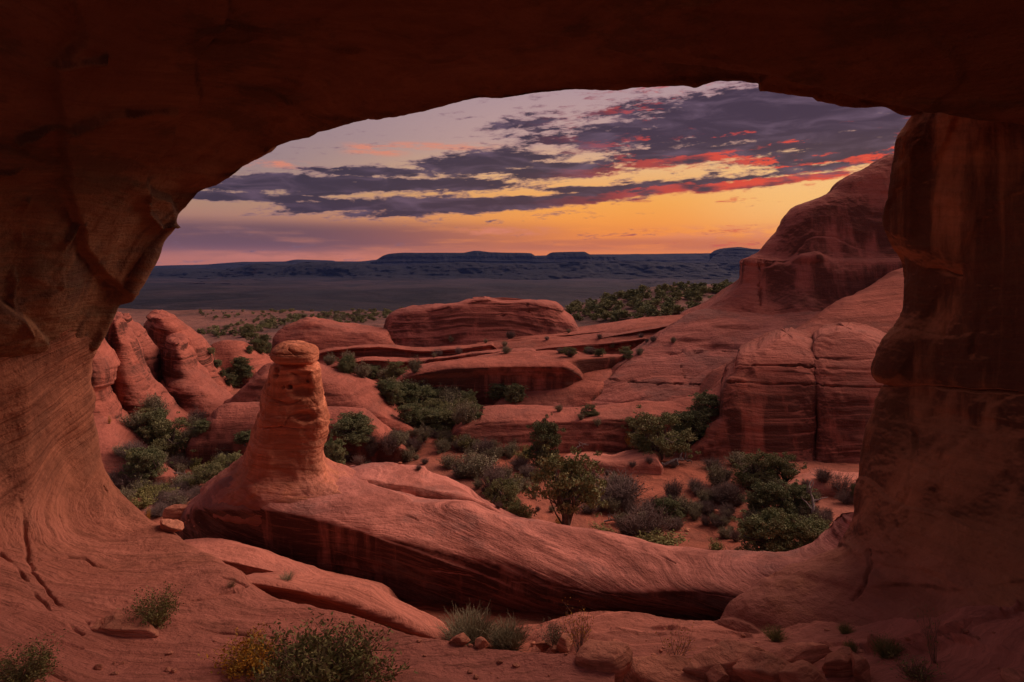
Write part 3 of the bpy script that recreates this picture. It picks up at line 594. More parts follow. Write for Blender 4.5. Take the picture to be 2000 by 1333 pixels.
tower('rock_fin', [(800, 270, 475, 74), (770, 275, 460, 74.5), (745, 276, 446, 75), (728, 277, 435, 75.3), (710, 278, 421, 75.6), (693, 278, 418, 76), (668, 279, 404, 76.5), (647, 280, 379, 77), (637, 281, 366, 77), (626, 288, 351, 77.5), (619, 285, 340, 78), (616, 289, 332, 78)],
      M_mid, 'biggest left fin, broad rounded crest falling steeply to the right', 'rock fin', b=5, n=2.0, yback=8, strata=(.34, 1.2), seed=85, group=FG, **K)
tower('rock_fin', [(785, 400, 500, 79), (759, 405, 477, 79.5), (752, 408, 456, 80), (738, 410, 442, 80.5), (717, 412, 428, 81), (705, 414, 422, 81)],
      M_mid, 'small low fin at the right end of the left row', 'rock fin', b=3.5, n=2.0, yback=6, strata=(.26, 1.0), seed=86, group=FG, **K)

# ------------------------------------------------------------------ middle-distance ledges and butte
ledge('rock_ledge', [("898,880 1000,882 1130,880 1250,870 1400,860", 53.5), ("903,845 960,850 1080,848 1200,842 1300,835 1410,830", 54), ("904,832 940,825 1060,823 1200,818 1300,812 1415,800", 54.6), ("908,820 915,811 936,806 943,797 1020,793 1108,797 1196,792 1266,786 1300,788 1340,780 1382,770 1424,745", [58, 58, 58, 58, 59, 59, 59, 59, 59, 59, 59, 59])],
    M_mid, 'long low bench of rock in mid valley, running right to the humped bluff', 'rock ledge', nu=340, nv=130, back=5, lump=(.25, .2), strata=(.28, .8), rough=(.08, .9), seed=91)
ledge('rock_ledge', [("1100,915 1180,915 1290,912", 46.5), ("1100,900 1150,896 1200,902 1280,896", 47), ("1103,892 1125,885 1160,884 1196,890 1231,881 1280,876", 50)],
    M_floor, 'thin layered rock shelf poking from the sand near the twin junipers', 'rock ledge', nu=180, nv=70, back=2, cap=.6, lump=(.1, .5), strata=(.12, .3), rough=(.05, 1.5), seed=92)
ledge('rock_ledge', [("760,800 850,800 1000,808 1110,812", 71), ("764,772 850,770 1000,776 1100,780", 70.8), ("764,758 850,748 940,742 1020,742 1100,744", 71), ("764,752 800,736 898,722 1020,717 1100,719", 70.4), ("764,748 800,729 898,711 1020,705 1100,706", 71.8), ("761,745 796,722 845,708 898,701 950,694 1003,690 1073,690 1168,692 1240,690", [75, 76, 77, 78, 79, 79, 79, 79, 79])],
    M_mid, 'pale-topped whaleback ledge with a streaked face, above the green thicket', 'rock ledge', nu=320, nv=140, back=8, lump=(.4, .15), strata=(.25, .9), rough=(.1, .7), seed=93)
ledge('rock_ledge', [("975,800 1030,805 1090,806 1150,806", 68), ("985,778 1040,772 1100,768 1165,760", 70), ("982,765 1020,753 1073,739 1101,725 1160,708 1200,704", [72, 75, 80])],
    M_mid, 'stepped rock slope climbing from the thicket to the foot of the cliff', 'rock ledge', nu=220, nv=110, back=5, lump=(.35, .2), strata=(.32, .8), rough=(.1, .8), seed=94)
ledge('rock_ledge', [("590,730 700,735 850,725 1000,715 1200,700 1400,690", 92), ("590,705 700,710 850,706 1000,690 1200,672 1400,655", 94), ("595,690 680,682 760,684 850,686 930,679 1000,672 1100,662 1200,652 1300,640 1400,632", 98)],
    M_mid, 'broad bare rock terrace in front of the long butte', 'rock terrace', nu=320, nv=110, back=9, lump=(.6, .1), strata=(.35, 1.1), rough=(.14, .5), seed=95)
ledge('rock_ledge', [("930,690 1010,685 1100,680 1200,670 1400,650", 100), ("935,672 1010,660 1100,655 1200,645 1400,632", 102), ("940,664 1010,650 1100,644 1200,630 1300,618 1420,608", 112)],
    M_mid, 'sloping rock terrace between the long butte and the cliff foot', 'rock terrace', nu=260, nv=90, back=9, lump=(.6, .1), strata=(.3, 1.0), rough=(.14, .5), seed=96)
tower('rock_butte', [(700, 748, 1150, 104), (660, 750, 1140, 105), (640, 752, 1128, 106), (627, 754, 1118, 106.5), (613, 766, 1103, 107), (606, 790, 1099, 107.3), (599, 840, 1093, 107.6), (594, 890, 1086, 108), (590, 905, 1060, 108.2), (587, 918, 975, 108.5), (585, 935, 960, 108.5)],
    M_cliff, 'long flat-topped red butte in the centre distance', 'rock butte', b=4, n=5, yback=9, nu=420, nv=150, lump=(.7, .12), strata=(.35, 1.6), rough=(.2, .5), seed=97, streak=(.25, .4), cracks=[("983,590 984,625", 2, .9), ("1033,592 1030,610", 3, .5)])
tower('rock_butte', [(705, 520, 800, 98), (680, 530, 775, 99), (660, 537, 765, 100), (648, 548, 757, 101), (640, 556, 700, 102), (632, 575, 650, 102.5), (628, 590, 622, 103)],
    M_mid, 'low rounded hump at the left end of the long butte', 'rock hump', b=4, n=3, yback=7, nu=240, nv=110, lump=(.5, .2), strata=(.3, 1.0), rough=(.15, .6), seed=98)

for k, (cr, dy, D_, nm) in enumerate([
    ("600,690 660,677 740,672 830,680 900,676 960,668", 20, 95, 'thin rock step at the foot of the rounded hump left of the long butte'),
    ("640,714 720,700 800,703 860,698 930,690", 14, 88, 'lowest rock step above the strip of junipers beyond the domed rock'),
    ("935,668 1010,656 1100,650 1180,642 1260,634", 17, 103, 'long thin rock step under the right half of the long butte'),
    ("1000,686 1100,673 1180,668 1260,658", 14, 92, 'rock step just behind the pale-topped whaleback ledge'),
    ("1150,660 1260,641 1340,627 1400,618", 14, 96, 'rock step climbing to the left foot of the great cliff'),
    ("840,700 920,690 980,684 1040,682", 12, 87, 'short rock step left of the whaleback ledge crest')]):
    c = parse(cr); f = lambda o: ' '.join('%g,%g' % (x, y + o) for x, y in c)
    ledge('rock_ledge', [(f(dy + 12), D_ + .8), (f(dy), D_ + .5), (f(dy * .5), D_ + .6), (f(dy * .34), D_), (f(dy * .2), D_ + .9), (cr, D_ + 4)], M_mid, nm, 'rock ledge', nu=260, nv=80, back=5, zmin=-3, cap=1.5, lump=(.35, .14), strata=(.22, .7), rough=(.12, .6), seed=150 + k)
# ------------------------------------------------------------------ right: great cliff, its apron, the fold and the humped bluff
tower('rock_cliff', [(640, 1330, 2300, 84), (604, 1385, 2300, 86), (575, 1420, 2300, 87), (549, 1447, 2300, 87.5), (520, 1449, 2300, 88), (511, 1451, 2300, 88.4), (507, 1458, 2300, 88.9), (500, 1477, 2300, 89.2), (482, 1495, 2300, 89.6), (455, 1517, 2300, 90.1), (428, 1531, 2300, 90.6), (412, 1549, 2300, 90.9), (399, 1585, 2300, 91.2), (387, 1621, 2300, 91.5), (369, 1639, 2300, 91.8), (351, 1666, 2300, 92.2), (338, 1688, 2300, 92.6), (324, 1715, 2300, 93), (316, 1745, 2300, 93.5), (308, 1800, 2300, 94)],
    M_cliff, 'tall sheer cliff on the right, its crest stepping down against the bright sky', 'cliff', b=10, n=7, yback=40, nu=760, nv=340, zmin=-2, lump=(.6, .06), strata=(.22, 2.6), rough=(.24, .4), seed=101, streak=(.35, .3), joints=((.9, .1, .25, 6.5, .2), (.6, .3, .7, 5.1, .16)),
    cracks=[("1451,511 1500,513 1560,509", 2.5, .5), ("1480,505 1486,600", 4, .6)], dents=[(1580, 508, 30, 7, -.9), (1475, 513, 28, 6, -.5)])
ledge('rock_apron', [("1050,830 1200,840 1400,830 1900,840", 67), ("1055,797 1120,800 1230,798 1400,790 1900,800", 68), ("1059,794 1090,779 1146,771 1200,760 1330,752 1500,745 1900,740", [69, 69.3, 70, 70.5, 71, 71.5, 72]), ("1150,768 1192,738 1240,728 1330,722 1500,710 1900,700", [72, 72.5, 73, 73.5, 74, 74]), ("1190,738 1216,711 1300,694 1420,674 1600,655 1900,650", [74.5, 76, 77, 78, 79, 79]), ("1216,709 1252,684 1315,640 1385,604 1500,600 1650,598 1900,595", [76, 79, 84, 87, 88, 89, 89])],
    M_apron, 'broad smooth apron of rock sloping left from the foot of the great cliff', 'rock slope', nu=420, nv=260, back=12, lump=(.6, .1), strata=(.42, 1.1), rough=(.16, .5), seed=102, tilt=(-.12, 0), cracks=[("1190,741 1260,746 1420,750", 2.5, .7), ("1390,604 1500,607 1640,606", 2.5, .6), ("1300,690 1400,685 1480,690", 2.5, .4), ("1330,712 1340,740", 2, .3)], dents=[(1410, 678, 40, 5, .5), (1440, 640, 50, 4, .4), (1350, 668, 30, 3, .3)])
ledge('rock_fold', [("1360,830 1500,840 1900,840", 61), ("1385,780 1500,770 1900,770", 61.6), ("1412,752 1500,735 1900,730", [62.5, 63.5, 64.5]), ("1424,733 1480,700 1560,690 1900,680", [64.5, 66, 67.5, 68.5]), ("1430,725 1480,692 1529,661 1571,640 1620,609 1648,588 1683,570 1698,560 1775,520 1850,500 1950,490", [67, 69, 71, 73, 75.5, 77, 79, 80, 83, 85, 86])],
    M_mid, 'pink fold of rock with a diagonal edge, between the cliff and the humped bluff', 'rock slope', nu=360, nv=200, back=10, lump=(.5, .12), strata=(.32, .8), rough=(.14, .6), seed=103, tilt=(-.1, 0))
bl = empty('rock_bluff', (22, 54, 0)); prop(bl, 'twin-humped dark red bluff split by a vertical crack, beside the right pillar', 'rock bluff')
ckb = [("1400,748 1480,749 1590,752 1650,756 1760,757", 2.5, .45), ("1437,716 1500,717 1588,717", 2.5, .45), ("1595,699 1640,699 1682,701", 2.5, .4)]
KB = dict(b=[3, 3, 3], n=9, yback=8, nu=300, nv=230, zmin=-1.5, parent=bl, lump=(.25, .2), rough=(.14, .9), streak=(.22, .7), joints=((.9, .2, .2, 4.1, .07), (.1, .1, 1, 2.7, .08)))
under(bl, tower('hump', [(905, 1310, 1600, 50), (877, 1332, 1600, 50.5), (859, 1350, 1600, 50.8), (840, 1374, 1600, 51), (825, 1379, 1600, 51.2), (806, 1405, 1600, 51.4), (760, 1409, 1599, 52), (747, 1415, 1598, 52.3), (738, 1418, 1597, 52.5), (715, 1436, 1596, 53.2), (693, 1444, 1595, 54), (688, 1452, 1594, 54.3), (681, 1475, 1592, 54.8), (671, 1493, 1586, 55.5), (664, 1512, 1566, 56), (659, 1524, 1550, 56.5)],
    M_mid, None, None, strata=(.12, 1.1), seed=111, cracks=ckb, **KB))
under(bl, tower('hump', [(905, 1594, 1900, 50), (859, 1594, 1900, 50.8), (806, 1594, 1890, 51.4), (760, 1588, 1850, 52), (738, 1586, 1820, 52.5), (700, 1584, 1780, 53.6), (682, 1586, 1750, 54.6), (668, 1589, 1730, 55.4), (658, 1598, 1712, 56), (651, 1610, 1690, 56.6), (646, 1635, 1665, 57)],
    M_mid, None, None, strata=(.12, 1.1), seed=112, cracks=ckb, **KB))
ledge('rock_ledge', [("1540,950 1600,955 1720,955", 42), ("1550,935 1620,932 1700,935", 43), ("1560,925 1600,918 1650,922 1720,920", 47)], M_floor, 'cracked flat shelf of pale rock at the foot of the bluff by the right pillar', 'rock ledge', nu=160, nv=70, back=2, cap=.6, lump=(.1, .5), strata=(.14, .25), rough=(.06, 1.4), seed=113)

# ------------------------------------------------------------------ far country
def far_ridge(name, rows, mat, label, nu=600, nv=80, amp=10, fs=.004, seed=0, back=1500):
    us = np.linspace(0, 1, nu); R = [row_pts(r, us, 'x') for r in rows]
    c = R[-1].copy(); c[:, 1] += back; e = c.copy(); e[:, 2] -= 200
    foot = R[0].copy(); foot[:, 2] -= 30
    G = patch([foot] + R + [c, e], nu, nv)
    N = grid_normals(G)
    m = np.ones(G.shape[:2]); m[int(nv * .80):] *= .4
    d = 3.2 * amp * (fbm(G * fs * np.array([1.6, .5, .8]), 5, seed, .65) + .5 * layer(G[..., 2] / (amp * 1.3) + fbm(G * fs, 2, seed + 3), seed)) * m
    G[..., 1] -= d * 2.5; G[..., 2] += d * .06
    o = grid_mesh(name, G, mat); prop(o, label, kind='structure'); return o
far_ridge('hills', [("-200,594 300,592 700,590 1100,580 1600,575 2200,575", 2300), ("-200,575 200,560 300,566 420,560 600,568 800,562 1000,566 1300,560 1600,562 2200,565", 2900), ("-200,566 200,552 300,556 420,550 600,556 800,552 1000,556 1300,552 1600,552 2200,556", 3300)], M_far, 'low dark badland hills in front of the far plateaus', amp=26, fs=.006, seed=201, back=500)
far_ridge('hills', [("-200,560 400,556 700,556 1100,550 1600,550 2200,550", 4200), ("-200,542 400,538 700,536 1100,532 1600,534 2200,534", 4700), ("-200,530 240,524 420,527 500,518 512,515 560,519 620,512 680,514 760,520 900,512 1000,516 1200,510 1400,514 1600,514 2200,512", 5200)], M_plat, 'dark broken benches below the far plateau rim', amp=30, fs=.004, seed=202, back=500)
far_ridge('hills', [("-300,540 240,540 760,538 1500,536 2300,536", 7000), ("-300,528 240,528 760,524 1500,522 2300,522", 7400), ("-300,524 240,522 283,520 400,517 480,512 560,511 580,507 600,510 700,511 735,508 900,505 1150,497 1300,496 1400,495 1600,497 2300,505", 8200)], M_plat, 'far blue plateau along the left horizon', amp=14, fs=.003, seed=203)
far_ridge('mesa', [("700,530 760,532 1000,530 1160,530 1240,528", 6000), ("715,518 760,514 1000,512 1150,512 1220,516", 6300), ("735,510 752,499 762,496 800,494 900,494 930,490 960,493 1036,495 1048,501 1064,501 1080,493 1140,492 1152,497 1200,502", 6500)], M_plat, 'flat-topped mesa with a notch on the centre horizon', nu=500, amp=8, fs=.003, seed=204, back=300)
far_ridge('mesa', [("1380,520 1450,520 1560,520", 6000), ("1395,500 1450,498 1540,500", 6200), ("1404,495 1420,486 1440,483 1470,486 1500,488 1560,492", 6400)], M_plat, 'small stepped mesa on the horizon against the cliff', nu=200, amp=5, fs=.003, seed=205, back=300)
# ------------------------------------------------------------------ placing things on what has been built
bpy.context.view_layer.update()
DG = bpy.context.evaluated_depsgraph_get()
def hit(px, py, near=.5):
    d = Vector(((px - 1000) / F, 1, -(py - 520) / F)).normalized()
    ok, loc, nor, _, ob, _ = scene.ray_cast(DG, Vector((0, 0, CZ)) + d * near, d)
    if not ok or loc.y > 420: g = ground_hit(px, py); return Vector(g), Vector((0, 0, 1))
    return loc, nor

def quads(c, size, n_up=.3, rs=None, asp=1.6):
    """one leaf-sized quad per centre, random orientation"""
    n = len(c); a = rs.normal(size=(n, 3)); a[:, 2] += n_up; a /= np.linalg.norm(a, axis=1, keepdims=True)
    b = np.cross(a, rs.normal(size=(n, 3))); b /= np.linalg.norm(b, axis=1, keepdims=True)
    s = size * rs.uniform(.6, 1.3, (n, 1))
    A_, B_ = a * s * asp * .5, b * s * .5
    V = np.stack([c - A_, c - B_ * .8, c + A_, c + B_ * .8], 1).reshape(-1, 3)
    return V, np.arange(n * 4).reshape(n, 4)
def blob(rs, center, rad, n):
    d = rs.normal(size=(n, 3)); d /= np.linalg.norm(d, axis=1, keepdims=True)
    r = rs.uniform(.15, 1, (n, 1)) ** .45 * (1 + .28 * fbm(d * 2.2 + center * 3, 2, 5)[:, None])
    return center + d * r * rad
class TM:
    def __init__(s): s.V = []; s.Fc = []; s.n = 0
    def tube(s, path, rad, k=5):
        path = np.asarray(path, float); rad = np.broadcast_to(np.asarray(rad, float), (len(path),)) if np.ndim(rad) == 0 or len(np.atleast_1d(rad)) == len(path) else np.interp(np.linspace(0, 1, len(path)), np.linspace(0, 1, len(rad)), rad)
        t = np.gradient(path, axis=0); t /= np.maximum(np.linalg.norm(t, axis=1, keepdims=True), 1e-9)
        ref = np.array([.3, .8, .5]); u = np.cross(t, ref); u /= np.maximum(np.linalg.norm(u, axis=1, keepdims=True), 1e-9); v = np.cross(t, u)
        th = np.linspace(0, 2 * np.pi, k, endpoint=False)
        R = path[:, None] + rad[:, None, None] * (np.cos(th)[None, :, None] * u[:, None] + np.sin(th)[None, :, None] * v[:, None])
        idx = np.arange(len(path) * k).reshape(len(path), k) + s.n; idx = np.concatenate([idx, idx[:, :1]], 1)
        s.Fc.append(np.stack([idx[:-1, :-1], idx[:-1, 1:], idx[1:, 1:], idx[1:, :-1]], -1).reshape(-1, 4))
        s.V.append(R.reshape(-1, 3)); s.n += R.shape[0] * k
    def build(s, name, mat, parent=None): return mesh_np(name, np.concatenate(s.V), np.concatenate(s.Fc), mat, parent)
def crooked(rs, p0, d0, L, n=6, wob=.25, up=0):
    p = np.array(p0, float); d = np.array(d0, float); out = [p.copy()]
    for i in range(n):
        d = d + rs.normal(size=3) * wob; d[2] += up; d /= np.linalg.norm(d); p = p + d * L / n; out.append(p.copy())
    return np.array(out)

def juniper(seed, leaf, bark, nclump=26, per=190, ls=.12, spread=1.0, trunkh=.25, shape=0, gap=.5):
    """about 3.4 m tall and 3 m wide"""
    rs = np.random.RandomState(seed); root = empty('juniper_tree', (0, 0, 0)); T = TM(); C = []
    tops = []
    for i in range(rs.randint(2, 4)):
        a = rs.uniform(0, 6.28); main = crooked(rs, (0, 0, -.3), (math.cos(a) * .3, math.sin(a) * .3, 1), 2.2 + rs.uniform(0, .7), 8, .17)
        T.tube(main, [.16, .13, .09, .03], 7); tops.append(main)
    for i in range(nclump):
        m = tops[i % len(tops)]; k = rs.randint(2, len(m)); a = rs.uniform(0, 6.28)
        z = rs.uniform(trunkh, 1) ** .8 * 3.1; r = (1.45 * math.sqrt(max(.08, 1 - ((z - 1.5) / 2.0) ** 2))) * rs.uniform(.35, 1.0) * spread
        c = np.array([math.cos(a) * r, math.sin(a) * r, z])
        mid = (m[k] + c) / 2 + rs.normal(size=3) * .12
        T.tube(pchip([0, .5, 1], np.stack([m[k], mid, c]), np.linspace(0, 1, 6)), [.05, .03, .012], 4)
        rad = np.array([rs.uniform(.34, .62), rs.uniform(.34, .62), rs.uniform(.24, .44)])
        C.append(blob(rs, c, rad, per))
        for j in range(3):
            cc = c + rs.normal(size=3) * rad * .9; C.append(blob(rs, cc, rad * .42, per // 5))
    C = np.concatenate(C)
    keep = fbm(C * 1.9 + seed, 3, 90) > (-.55 + gap * .5); C = C[keep]
    V, f = quads(C, ls, .5, rs)
    T.build('trunk', bark, root); mesh_np('crown', V, f, leaf, root, smooth=False)
    return root
def low_tree(seed, leaf, name='juniper_tree'):
    rs = np.random.RandomState(seed); C = []
    for i in range(10):
        a = rs.uniform(0, 6.28); r = rs.uniform(0, 1.1); C.append(blob(rs, np.array([math.cos(a) * r, math.sin(a) * r, rs.uniform(.5, 2.4)]), np.array([.7, .7, .5]), 60))
    V, f = quads(np.concatenate(C), .28, .5, rs)
    return mesh_np(name, V, f, leaf, smooth=False)
def shrub(seed, leaf, stemm, nstem=38, h=1.0, w=1.2, nleaf=1500, ls=.05, bare=0, fork=2, name='desert_shrub', up=.02, r0=.012, crownname='foliage'):
    rs = np.random.RandomState(seed); root = empty(name, (0, 0, 0)); T = TM(); tips = []
    for i in range(nstem):
        a = rs.uniform(0, 6.28); t = rs.uniform(.1, 1) ** .7; L = h * rs.uniform(.65, 1.05)
        d = np.array([math.cos(a) * t * w / h * .75, math.sin(a) * t * w / h * .75, 1]); d /= np.linalg.norm(d)
        p = crooked(rs, (rs.normal() * .05 * w, rs.normal() * .05 * w, -.05), d, L, 7, .12, up)
        T.tube(p, [r0, r0 * .7, r0 * .25], 3); tips += [p[k] for k in range(3, 8)]
        for j in range(fork):
            k = rs.randint(2, 7); dd = d + rs.normal(size=3) * .55; dd[2] = abs(dd[2])
            q = crooked(rs, p[k], dd / np.linalg.norm(dd), L * rs.uniform(.25, .45), 4, .2); T.tube(q, [r0 * .55, r0 * .2], 3); tips += [q[1], q[2], q[3], q[4]]
    T.build('stems', stemm, root)
    if nleaf:
        tips = np.array(tips); c = tips[rs.randint(0, len(tips), nleaf)] + rs.normal(size=(nleaf, 3)) * .055 * h
        c = c[c[:, 2] > .03]
        V, f = quads(c, ls, .3, rs, 1.8); mesh_np(crownname, V, f, leaf, root, smooth=False)
    return root
def dup(root):
    r = root.copy(); COL.objects.link(r)
    for ch in root.children:
        c = ch.copy(); COL.objects.link(c); c.parent = r; c.matrix_parent_inverse = ch.matrix_parent_inverse.copy()
    return r
used = set()
def put(proto, loc, sc, rz, label, cat, group=None, sink=.03):
    key = proto.name
    o = proto if key not in used else dup(proto); used.add(key)
    o.location = (loc[0], loc[1], loc[2] - sink); o.scale = sc if isinstance(sc, tuple) else (sc, sc, sc); o.rotation_euler = (0, 0, rz)
    prop(o, label, cat, group); return o

JTALL = juniper(309, M_jun, M_bark, nclump=30, per=300, ls=.08, spread=.95, trunkh=.34, gap=.8)
JUN = [juniper(300 + i, M_jun if i % 2 else M_jun2, M_bark, nclump=[44, 38, 46, 44, 54][i], per=330, ls=.075, spread=[1, 1.1, .9, 1.15, 1.05][i], trunkh=[.12, .05, .12, .02, .0][i], gap=[.5, .6, .5, .4, .25][i]) for i in range(5)]
LOWJ = [low_tree(320 + i, M_jun if i else M_jun2) for i in range(3)]
LOWB = [low_tree(330 + i, M_jun if i else M_sage, 'desert_bush') for i in range(3)]
SAGE = [shrub(340 + i, M_sage, M_grey, 70, 1.0, 1.3, 4200, .04) for i in range(2)]
GREY = [shrub(350 + i, M_grey, M_grey, 130, 1.0, 1.35, 1500, .03, fork=5, r0=.014) for i in range(2)]
GREEN = [shrub(360 + i, M_leaf, M_stem, 40, 1.0, 1.2, 2000, .055) for i in range(2)]
YEL = [shrub(370 + i, M_yel, M_stem, 26, 1.0, .9, 700, .05) for i in range(1)]

# near and middle plants: kind, px, py of the base, height and width in photo pixels, label
PL = [
 (JTALL, 1106, 1046, 158, 150, 'tall open juniper with a bare leaning trunk, just behind the middle of the long fin', 'juniper'),
 (JUN[1], 984, 1003, 66, 66, 'small crooked juniper with a dark trunk, left of the tall open one', 'juniper'),
 (JUN[1], 1012, 1030, 50, 46, 'low leaning juniper at the fin edge between two larger ones', 'juniper'),
 (JUN[2], 1064, 916, 92, 72, 'upright dark juniper alone on red sand in the middle of the valley', 'juniper'),
 (JUN[3], 1290, 888, 84, 110, 'wide juniper at the lower left corner of the twin-humped bluff', 'juniper'),
 (JUN[0], 1350, 870, 70, 84, 'juniper leaning on the left edge of the bluff', 'juniper'),
 (JUN[2], 1378, 815, 46, 64, 'small round juniper perched high against the left edge of the bluff', 'juniper'),
 (JUN[1], 1245, 862, 52, 50, 'pale bushy juniper beside yellow brush on the central bench', 'juniper'),
 (JUN[3], 1478, 952, 66, 84, 'left tree of the twin junipers below the bluff', 'juniper'),
 (JUN[1], 1527, 944, 58, 72, 'right tree of the twin junipers, its crown spreading over bare rock', 'juniper'),
 (JUN[4], 1505, 1010, 66, 92, 'light green juniper in the middle of the right-hand cluster', 'juniper'),
 (JUN[2], 1560, 1000, 52, 66, 'dark juniper beside the big bleached dead branch', 'juniper'),
 (JUN[4], 1500, 1098, 96, 116, 'largest dense juniper at the right end of the fin, left half of the clump', 'juniper'),
 (JUN[0], 1580, 1100, 92, 100, 'dense juniper touching the foot of the right pillar', 'juniper'),
 (JUN[4], 1302, 1020, 46, 62, 'rounded bright green juniper behind a dark brushy mound', 'juniper'),
 (JUN[2], 652, 938, 78, 50, 'dark narrow juniper tucked behind the right side of the spire', 'juniper'),
 (JUN[4], 688, 862, 52, 84, 'broad low juniper on sand right of the spire', 'juniper'),
 (JUN[0], 285, 938, 66, 72, 'gnarled juniper with a thick twisted trunk on the sand at the left', 'juniper'),
 (JUN[3], 336, 888, 74, 94, 'bushy juniper in front of the foot of the left fins', 'juniper'),
 (JUN[4], 300, 862, 60, 66, 'dark juniper against the foot of the pointed left fin', 'juniper'),
 (JUN[1], 408, 952, 46, 60, 'low juniper just left of the base of the spire', 'juniper'),
 (JUN[3], 445, 930, 44, 66, 'juniper half behind the lower left flank of the spire', 'juniper'),
 (JUN[2], 480, 868, 26, 44, 'small juniper on the ledge left of the spire shaft', 'juniper'),
 (JUN[0], 515, 682, 30, 24, 'lone juniper on pale sand just left of the spire cap', 'juniper'),
 (JUN[3], 1150, 812, 22, 34, 'small juniper on top of the central bench', 'juniper'),
 (JUN[4], 1672, 985, 40, 22, 'juniper peeping past the edge of the right pillar', 'juniper'),
 (JUN[1], 210, 935, 44, 34, 'small dark juniper hugging the left pillar edge', 'juniper'),
 (SAGE[0], 795, 902, 30, 38, 'round sage bush alone on red sand right of the spire', 'shrub'),
 (SAGE[1], 826, 862, 32, 38, 'pale sage bush at the right tip of the domed rock', 'shrub'),
 (GREY[0], 1212, 985, 58, 128, 'broad purplish thicket of bare twigs behind the tall juniper', 'shrub'),
 (GREY[1], 1262, 1052, 66, 104, 'dark brushy mound in front of the rounded juniper', 'shrub'),
 (GREY[0], 1314, 975, 42, 46, 'upright purple-grey bush right of the twig thicket', 'shrub'),
 (SAGE[1], 1195, 1005, 34, 40, 'straw-coloured bush under the twig thicket', 'shrub'),
 (GREY[1], 1420, 990, 50, 60, 'grey leafless bush left of the right-hand juniper cluster', 'shrub'),
 (SAGE[0], 1400, 952, 44, 50, 'sage bush with a yellow tint left of the twin junipers', 'shrub'),
 (GREY[0], 1392, 918, 26, 50, 'small grey bush by the dead fallen tree', 'shrub'),
 (SAGE[0], 1356, 1015, 24, 28, 'small pale blue-grey bush beside scattered stones', 'shrub'),
 (GREY[1], 1640, 968, 46, 70, 'grey bush against the edge of the right pillar', 'shrub'),
 (GREY[1], 966, 968, 66, 60, 'tangle of dead grey twigs above the crooked small juniper', 'shrub'),
 (SAGE[1], 935, 930, 48, 88, 'wide pale sage thicket in the sandy middle of the valley', 'shrub'),
 (GREY[0], 945, 895, 40, 50, 'greyish bush with a yellow top behind the wide sage thicket', 'shrub'),
 (SAGE[0], 880, 915, 30, 50, 'low sage bush left of the wide sage thicket', 'shrub'),
 (GREY[1], 760, 885, 44, 50, 'bare brown shrub with spread branches beyond the spire', 'shrub'),
 (GREY[0], 727, 888, 34, 36, 'spiky grey shrub on sand close to the spire', 'shrub'),
 (GREEN[0], 1290, 1070, 30, 110, 'low green brush creeping along the crest of the fin', 'shrub'),
 (GREEN[1], 1180, 1052, 24, 60, 'small green brush tuft behind the fin under the tall juniper', 'shrub'),
 (GREEN[1], 1400, 1078, 22, 40, 'thin green brush on sand left of the largest juniper', 'shrub'),
 (YEL[0], 1228, 872, 30, 22, 'bright yellow bush by the pale juniper on the bench', 'shrub'),
 (YEL[0], 1090, 1030, 22, 26, 'yellow-leaved bush glowing under the tall juniper', 'shrub'),
 (YEL[0], 214, 828, 16, 12, 'tiny yellow bush at the foot of the nearest left fin', 'shrub'),
 (YEL[0], 290, 1018, 26, 16, 'small yellow plant by the lower edge of the left pillar', 'shrub'),
 (GREY[1], 385, 830, 34, 40, 'olive brush between the two largest left fins', 'shrub'),
 (SAGE[1], 440, 905, 26, 56, 'yellowish sage left of the spire shaft', 'shrub'),
 (GREY[0], 250, 960, 50, 76, 'grey bush under the gnarled juniper', 'shrub'),
 (SAGE[0], 245, 985, 34, 44, 'green-grey bush at the edge of the left pillar foot', 'shrub'),
 (GREY[1], 350, 985, 28, 70, 'low brown brush left of the fin end', 'shrub'),
 (GREY[0], 310, 1010, 26, 60, 'low grey brush on sand above the tumbled boulders', 'shrub'),
 (SAGE[0], 700, 950, 20, 26, 'tiny bush between the fin and the lens slab', 'shrub'),
 (SAGE[1], 735, 962, 22, 30, 'small bush growing at the shaded foot of the lens slab', 'shrub'),
]
plan = []
for e in PL:
    loc, _ = hit(e[1], e[2])
    if loc.y < 31 or e[2] > 940: loc = Vector(ground_hit(e[1], e[2], 31))
    plan.append((e, loc))
